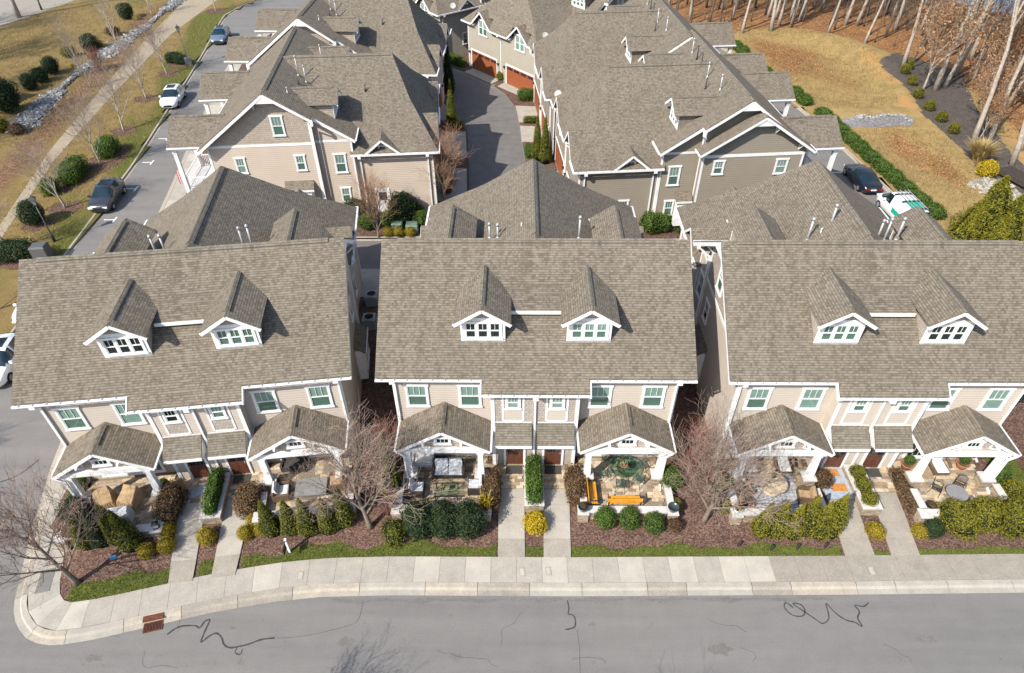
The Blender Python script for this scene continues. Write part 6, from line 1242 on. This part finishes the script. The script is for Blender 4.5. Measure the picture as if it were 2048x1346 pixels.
def covered_chair(x, y, rz, label):
    o = empty('covered_chair', (x, y, PZ), rz, label, 'covered chair', 'covered patio chairs'); b = MB(); loft(b, [[(-.5, -.52, 0), (.5, -.52, 0), (.52, .5, 0), (-.52, .5, 0)], [(-.46, -.47, .35), (.46, -.47, .35), (.47, .46, .4), (-.47, .46, .4)], [(-.42, -.42, .58), (.42, -.42, .56), (.42, .42, .75), (-.42, .42, .75)], [(-.36, -.1, .68), (.36, -.1, .68), (.37, .4, .93), (-.37, .4, .93)], [(-.3, .2, .86), (.3, .2, .86), (.33, .36, .97), (-.33, .36, .97)]]); c = b.build('cover', 'canvas_tan', o); bv = c.modifiers.new('soft', 'BEVEL'); bv.width = .06; bv.segments = 2; bv.limit_method = 'NONE'
    for i in range(7): a = -.42+i*.14; MB().bar((a, -.525, .01), (a*.85, -.44, .5), .035, .03).build('fold', 'canvas_tan', c)
covered_chair(*[*hw('A', -5.6, -1.75)], .5, 'tan canvas covered chair, left of the pair on the leftmost patio'); covered_chair(*hw('A', -4.35, -1.75), -.15, 'tan canvas covered chair, right of the pair on the leftmost patio')
o = empty('covered_grill', (*hw('A', -4.6, -2.85), PZ), .25, 'light grey covered grill on the leftmost patio', 'covered grill'); b = MB(); loft(b, [[(-.62, -.36, 0), (.62, -.36, 0), (.62, .36, 0), (-.62, .36, 0)], [(-.6, -.33, .6), (.6, -.33, .6), (.6, .33, .6), (-.6, .33, .6)], [(-.55, -.15, .82), (.55, -.15, .82), (.55, .22, .85), (-.55, .22, .85)]]); b.build('cover', 'canvas_grey', o)
o = empty('lantern_box', (*hw('A', -2.45, -3.8), .972), .3, 'black lantern on the stone pier beside the rusty hedge', 'lantern'); MB().box(-.14, -.14, 0, .14, .14, .05).build('base', 'iron', o); MB().box(-.11, -.11, .05, .11, .11, .3).build('lantern', 'lamp_glass', o); MB().frus(0, 0, .3, .15, .15, .42, .04, .04).build('cap', 'iron', o)
ft = empty('fire_table', (*hw('A', 4.9, -2.3), PZ), .12, 'grey rectangular fire table on the right patio of the leftmost house', 'fire table'); MB().box(-.55, -.35, 0, .55, .35, .42).build('base', 'stone_wall', ft); MB().box(-.8, -.55, .42, .8, .55, .5).build('top', 'slate_top', ft); MB().box(-.3, -.14, .501, .3, .14, .515).build('burner_lid', 'slate_top', ft)
seatset(*hw('A', 3.35, -2.3), R_(100), .95, 'dark wicker armchair with rose and blue pillows beside the fire table', 'armchair', 'wicker', 'cushion_white', pillow=('cushion_rose', 'slate_blue')); seatset(*hw('A', 6.2, -2.0), R_(-80), .95, 'tan wicker armchair right of the fire table under the bare tree', 'armchair', 'wicker', 'canvas_tan')
o = seatset(*hw('A', 3.8, -.5), 0, 1.3, 'dark bench against the wall behind the fire table', 'bench', 'wicker_dark', 'mat_dark')
def pot(x, y, z, r, h, mat, label, plant=None, cat='pot'):
    o = empty('plant_pot', (x, y, z), 0, label, cat); b = MB(); b.lathe([(r*.65, 0), (r*.9, h*.6), (r, h*.9), (r*1.08, h*.9), (r*1.08, h), (r*.92, h), (r*.9, h*.88)], 16); b.build('pot', mat, o, True, uv=False); MB().lathe([(r*.9, h*.85), (r*.9, h*.87)], 16).build('soil', 'mulch', o, uv=False)
    if plant: inst('plant', plant[0], o, (0, 0, h*.8), 0, plant[1])
pot(*hw('A', 3.0, -1.6), PZ, .2, .36, 'terracotta', 'terracotta pot between the wicker chair and the column', (B_bron, .25)); pot(*hw('A', -2.75, -1.2), PZ, .24, .4, 'glaze_dark', 'dark pot with a small shrub beside the leftmost entry', (B_box, .45))
seatset(*hw('B', -4.55, -1.25), 0, 1.75, 'light grey two seat sofa on the left patio of the middle house', 'sofa', 'wicker_dark', 'cushion_grey', 2); seatset(*hw('B', -6.15, -2.45), R_(90), .95, 'light grey armchair left of the sofa', 'armchair', 'wicker_dark', 'cushion_grey'); seatset(*hw('B', -3.05, -2.25), R_(-90), .95, 'light grey armchair right of the sofa', 'armchair', 'wicker_dark', 'cushion_grey')
ct = empty('coffee_table', (*hw('B', -4.55, -2.6), PZ), 0, 'dark framed glass coffee table before the grey sofa', 'coffee table')
for sx in (-1, 1):
    for sy in (-1, 1): MB().box(sx*.56-.02, sy*.36-.02, 0, sx*.56+.02, sy*.36+.02, .4).build('leg', 'iron', ct)
MB().poly([(-.62, -.42, .41), (.62, -.42, .41), (.62, .42, .41), (-.62, .42, .41)]).build('top', 'glass', ct); b = MB(); b.box(-.64, -.44, .385, .64, -.4, .43); b.box(-.64, .4, .385, .64, .44, .43); each(b, 'rail', 'iron', ct); B_fl = bush('flower', .16, .16, .22, 160, .06, 'leaf_straw', seed=99, amp=.2)
pot(*hw('B', -4.75, -2.6), PZ+.426, .07, .1, 'cushion_white', 'small flower pot on the glass coffee table', (B_fl, .8)); seatset(*hw('B', -6.0, -.5), 0, 1.2, 'white bench against the wall behind the grey sofa', 'bench', 'white', 'cushion_white')
YU = tuft('yucca', 70, .7, .55, 'leaf_gold', .028, 7); pot(*hw('B', -2.45, -3.8), .972, .24, .3, 'glaze_dark', 'dark pot with a golden spiky yucca on the sofa patio pier', (YU, 1.0))
def wood_bench(x, y, rz, w, label):
    o = empty('bench', (x, y, PZ), rz, label, 'bench', 'orange wood benches')
    for s in (-1, 1):
        for yy in (-.2, .2): MB().box(s*(w/2-.06)-.03, yy-.03, 0, s*(w/2-.06)+.03, yy+.03, .42 if yy < 0 else .85).build('leg', 'iron', o)
        MB().box(s*(w/2-.06)-.025, -.24, .58, s*(w/2-.06)+.025, .2, .62).build('armrest', 'iron', o)
    for i in range(4): MB().box(-w/2, -.24+i*.115, .42, w/2, -.24+i*.115+.095, .46).build('seat_slat', 'orange_wood', o)
    for i in range(4): MB().box(-w/2, .19+.012*i, .5+i*.1, w/2, .22+.012*i, .585+i*.1).build('back_slat', 'orange_wood', o)
wood_bench(*hw('B', 2.98, -2.75), R_(90), 1.35, 'orange slatted bench along the left wall of the bench patio'); wood_bench(*hw('B', 4.6, -3.2), R_(180), 1.75, 'orange slatted bench along the front wall of the bench patio')
pot(*hw('B', 2.46, -3.8), .972, .27, .3, 'glaze_dark', 'dark bowl pot on the left pier of the bench patio', (B_bron, .35)); pot(*hw('B', 6.97, -3.8), .972, .27, .3, 'glaze_dark', 'dark bowl pot on the right pier of the bench patio')
def round_table(x, y, r, h, top, leg, label, name='round_table'):
    o = empty(name, (x, y, PZ), 0, label, 'table'); (MB().poly([(r*math.cos(i*.2244), r*math.sin(i*.2244), h-.01) for i in range(28)]) if top == 'glass_green' else MB().lathe([(r, h-.03), (r, h)], 28)).build('top', top, o, uv=False)
    q = MB(); q.tube([(r*math.cos(i*2*math.pi/28), r*math.sin(i*2*math.pi/28), h-.02) for i in range(29)], .018, 5, False); q.build('rim', leg, o, uv=False)
    for i in range(4): a = i*math.pi/2+.5; MB().tube([(.85*r*math.cos(a), .85*r*math.sin(a), 0), (.25*r*math.cos(a), .25*r*math.sin(a), h*.45), (.7*r*math.cos(a), .7*r*math.sin(a), h-.03)], .02, 6).build('leg', leg, o, uv=False)
    return o
def metal_chair(x, y, rz, mat, label, group):
    o = empty('metal_chair', (x, y, PZ), rz, label, 'chair', group); q = MB()
    for i in range(7): q.bar((-.21+i*.07, -.22, .44), (-.21+i*.07, .22, .44), .03, .015)
    for yy in (-.22, .22): q.bar((-.24, yy, .44), (.24, yy, .44), .03, .03)
    tag(q.build('seat', mat, o), kind='stuff')
    for s in (-1, 1):
        MB().tube([(s*.23, -.24, 0), (s*.22, -.21, .44)], .014, 5).build('leg', mat, o, uv=False); MB().tube([(s*.25, .3, 0), (s*.22, .22, .44), (s*.2, .3, .92)], .014, 5).build('leg', mat, o, uv=False); MB().tube([(s*.25, -.2, .44), (s*.27, -.18, .64), (s*.25, .25, .66)], .014, 5).build('armrest', mat, o, uv=False)
    q = MB(); q.tube([(-.2, .3, .92), (-.1, .31, .98), (.1, .31, .98), (.2, .3, .92)], .014, 5)
    for i in range(6): q.bar((-.15+i*.06, .245, .55), (-.15+i*.06, .305, .95), .012, .012)
    q.bar((-.21, .24, .55), (.21, .24, .55), .02, .02); tag(q.build('backrest', mat, o), kind='stuff')
tx, ty = hw('B', 4.75, -1.25); gt = round_table(tx, ty, .72, .72, 'glass_green', 'green_metal', 'round green glass patio table on the bench patio'); pot(tx, ty, PZ+.722, .2, .12, 'terracotta', 'shallow bowl on the green glass table', (B_fl, 1.0))
for i in range(6):
    a = .3+i*math.pi/3; metal_chair(tx+1.0*math.cos(a), ty+.95*math.sin(a), a-math.pi/2, 'green_metal', 'dark green metal chair round the green glass table', 'chairs at the green glass table')
rg = MB().box(-1.45, -1.1, 0, 1.45, 1.1, .012).build('outdoor_rug', 'rug'); rg.location = (*hw('C', -4.75, -2.2), PZ+.003); tag(rg, 'grey lattice pattern rug under the round wood table', 'rug')
tx, ty = hw('C', -4.7, -2.0); o = empty('round_wood_table', (tx, ty, PZ+.016), 0, 'round pale wood table with a plant on the rightmost house patio', 'table'); MB().lathe([(.74, .46), (.76, .5), (.76, .52)], 28).build('top', 'pale_wood', o, uv=False); MB().lathe([(.5, 0), (.4, .1), (.42, .46)], 18).build('base', 'pale_wood', o, uv=False)
pot(tx+.1, ty+.25, PZ+.54, .1, .12, 'glaze_dark', 'small green plant on the round wood table', (B_box, .22))
def lounge(x, y, rz, label):
    o = empty('lounge_chair', (x, y, PZ), rz, label, 'lounge chair', 'lounge chairs'); b = MB(); b.frus(0, 0, .12, .4, .45, .34, .42, .48); b.build('seat_shell', 'wicker', o); b = MB(); b.tube([(-.48, -.25, .5), (-.5, .1, .58), (-.3, .46, .85), (0, .52, .92), (.3, .46, .85), (.5, .1, .58), (.48, -.25, .5)], .07, 7); b.build('back_rim', 'wicker', o, True, uv=False)
    c = cushion(.6, .85, .13).build('seat_cushion', 'cushion_white', o); c.location = (0, -.08, .345); k = cushion(.55, .13, .6).build('back_cushion', 'cushion_white', o); k.location = (0, .34, .42); k.rotation_euler.x = R_(-18)
    for sx in (-1, 1):
        for sy in (-1, 1): MB().tube([(sx*.34, sy*.36, 0), (sx*.36, sy*.38, .13)], .025, 6).build('leg', 'wicker', o, uv=False)
lounge(*hw('C', -5.55, -.75), .1, 'wicker lounge chair with white cushion, left of the pair at the wood table'); lounge(*hw('C', -3.7, -.7), -.05, 'wicker lounge chair with white cushion, right of the pair at the wood table')
seatset(*hw('C', -6.2, -2.2), R_(90), .85, 'brown wicker chair left of the round wood table', 'armchair', 'wicker', 'canvas_tan'); seatset(*hw('C', -3.1, -2.7), R_(-100), .85, 'brown wicker chair right of the round wood table', 'armchair', 'wicker', 'canvas_tan')
pot(*hw('C', -6.3, -3.2), PZ, .34, .4, 'terracotta', 'wide terracotta bowl at the corner of the wood table patio', (B_bron, .5)); pot(*hw('C', -6.97, -3.8), .972, .2, .3, 'cushion_white', 'white pot on the left pier of the wood table patio', (B_fl, 1.4))
sl = MB().box(-.72, -1.0, 0, .72, 1.0, .012).build('entry_slab', 'slate_blue'); sl.location = (*hw('C', -1.2, -1.65), PZ+.003); tag(sl, 'blue grey stone landing at the left entry of the rightmost house', 'landing')
for i, yy in enumerate((-1.0, -1.95)):
    m = MB().box(-.4, -.24, 0, .4, .24, .015).build('doormat', 'mat_orange'); m.location = (*hw('C', -1.15+.08*i, yy), PZ+.018); tag(m, '%s orange coir doormat on the blue grey landing' % ('upper', 'lower')[i], 'doormat', 'orange doormats')
for k, s, l in (('A', 1, 'dark doormat at the right entry of the leftmost house'), ('B', -1, 'dark doormat at the left entry of the middle house'), ('B', 1, 'dark doormat at the right entry of the middle house'), ('C', 1, 'dark doormat at the right entry of the rightmost house')):
    m = MB().box(-.45, -.28, 0, .45, .28, .015).build('doormat', 'mat_dark'); m.location = (*hw(k, s*1.05, -.98), PZ+.004); m.rotation_euler.z = HP[k][2]; tag(m, l, 'doormat')
m = MB().box(-.4, -.3, 0, .4, .3, .02).build('doormat', 'slate_blue'); m.location = (*hw('A', -1.1, -1.5), PZ+.004); m.rotation_euler.z = .5; tag(m, 'blue and white mat by the left entry of the leftmost house', 'doormat')
tx, ty = hw('C', 4.45, -2.75); round_table(tx, ty, .52, .72, 'slate_top', 'iron', 'small round black metal table on the rightmost patio')
for i in range(4): a = .9+i*math.pi/2; metal_chair(tx+.85*math.cos(a), ty+.8*math.sin(a), a-math.pi/2, 'iron', 'black wrought iron chair at the small round metal table', 'iron chairs at the metal table')
pot(*hw('C', 3.0, -.6), PZ, .34, .38, 'terracotta', 'terracotta pot with a round plant beside the rightmost entry', (B_box, .5)); pot(*hw('C', 6.0, -.55), PZ, .34, .38, 'terracotta', 'terracotta pot with a round plant at the back of the metal table patio', (B_box, .5)); pot(*hw('C', 3.1, -3.2), PZ, .26, .3, 'glaze_dark', 'square dark planter inside the front corner of the metal table patio', (B_bron, .35))
lounge(*hw('C', 4.6, -.75), 0, 'wicker lounge chair against the wall of the metal table patio')

def drift(name, cx, cy, sx, sy, n, label, seed):
    r = np.random.RandomState(seed); X = cx+r.normal(size=n)*sx; Y = cy+r.normal(size=n)*sy; P = np.array([(x, y, hR(x, y)+.03) for x, y in zip(X, Y)]); return tag(inst(name, np_mesh(name, leaf_quads(P, np.tile(np.array([0, 0, 1.]), (n, 1)), .15, r, .6, .25), 4, ['leaf_oak'])), label, 'leaves', kind='stuff')
drift('fallen_leaves', 36.5, 86, 3.6, 3.2, 2600, 'brown leaves drifted in the upper grassy basin', 3); drift('fallen_leaves', 39, 62.5, 1.2, 3.0, 1800, 'brown leaves drifted in the lower grassy hollow', 4); drift('fallen_leaves', 40.6, 57, .8, 2.2, 1100, 'brown leaves at the end of the grassy hollow', 5)
gb = inst('dry_grass', blades('dry_grass', [[(29, 90), (31, 80), (33, 70), (42, 71), (45, 80), (46, 88), (42, 96), (30, 98)], [(34.6, 46), (43, 52), (44, 66), (34, 66)]], hR, 26, .2, 'grass_dry', 5, 0, .03)); tag(gb, 'dry straw coloured grass over the basin and its banks', 'grass', kind='stuff')
gm = inst('meadow_grass', blades('meadow_grass', [[(-44.5, 44), (-35.4, 44), (-36.4, 58), (-39.2, 82), (-42, 105), (-46, 105), (-44.5, 62)], [(-70, 64), (-46, 62), (-49, 98), (-51, 112), (-70, 112)]], lambda x, y: 0., 14, .2, 'grass_dry', 6, 0, .03)); tag(gm, 'dry grass tussocks over the left meadow', 'grass', kind='stuff')
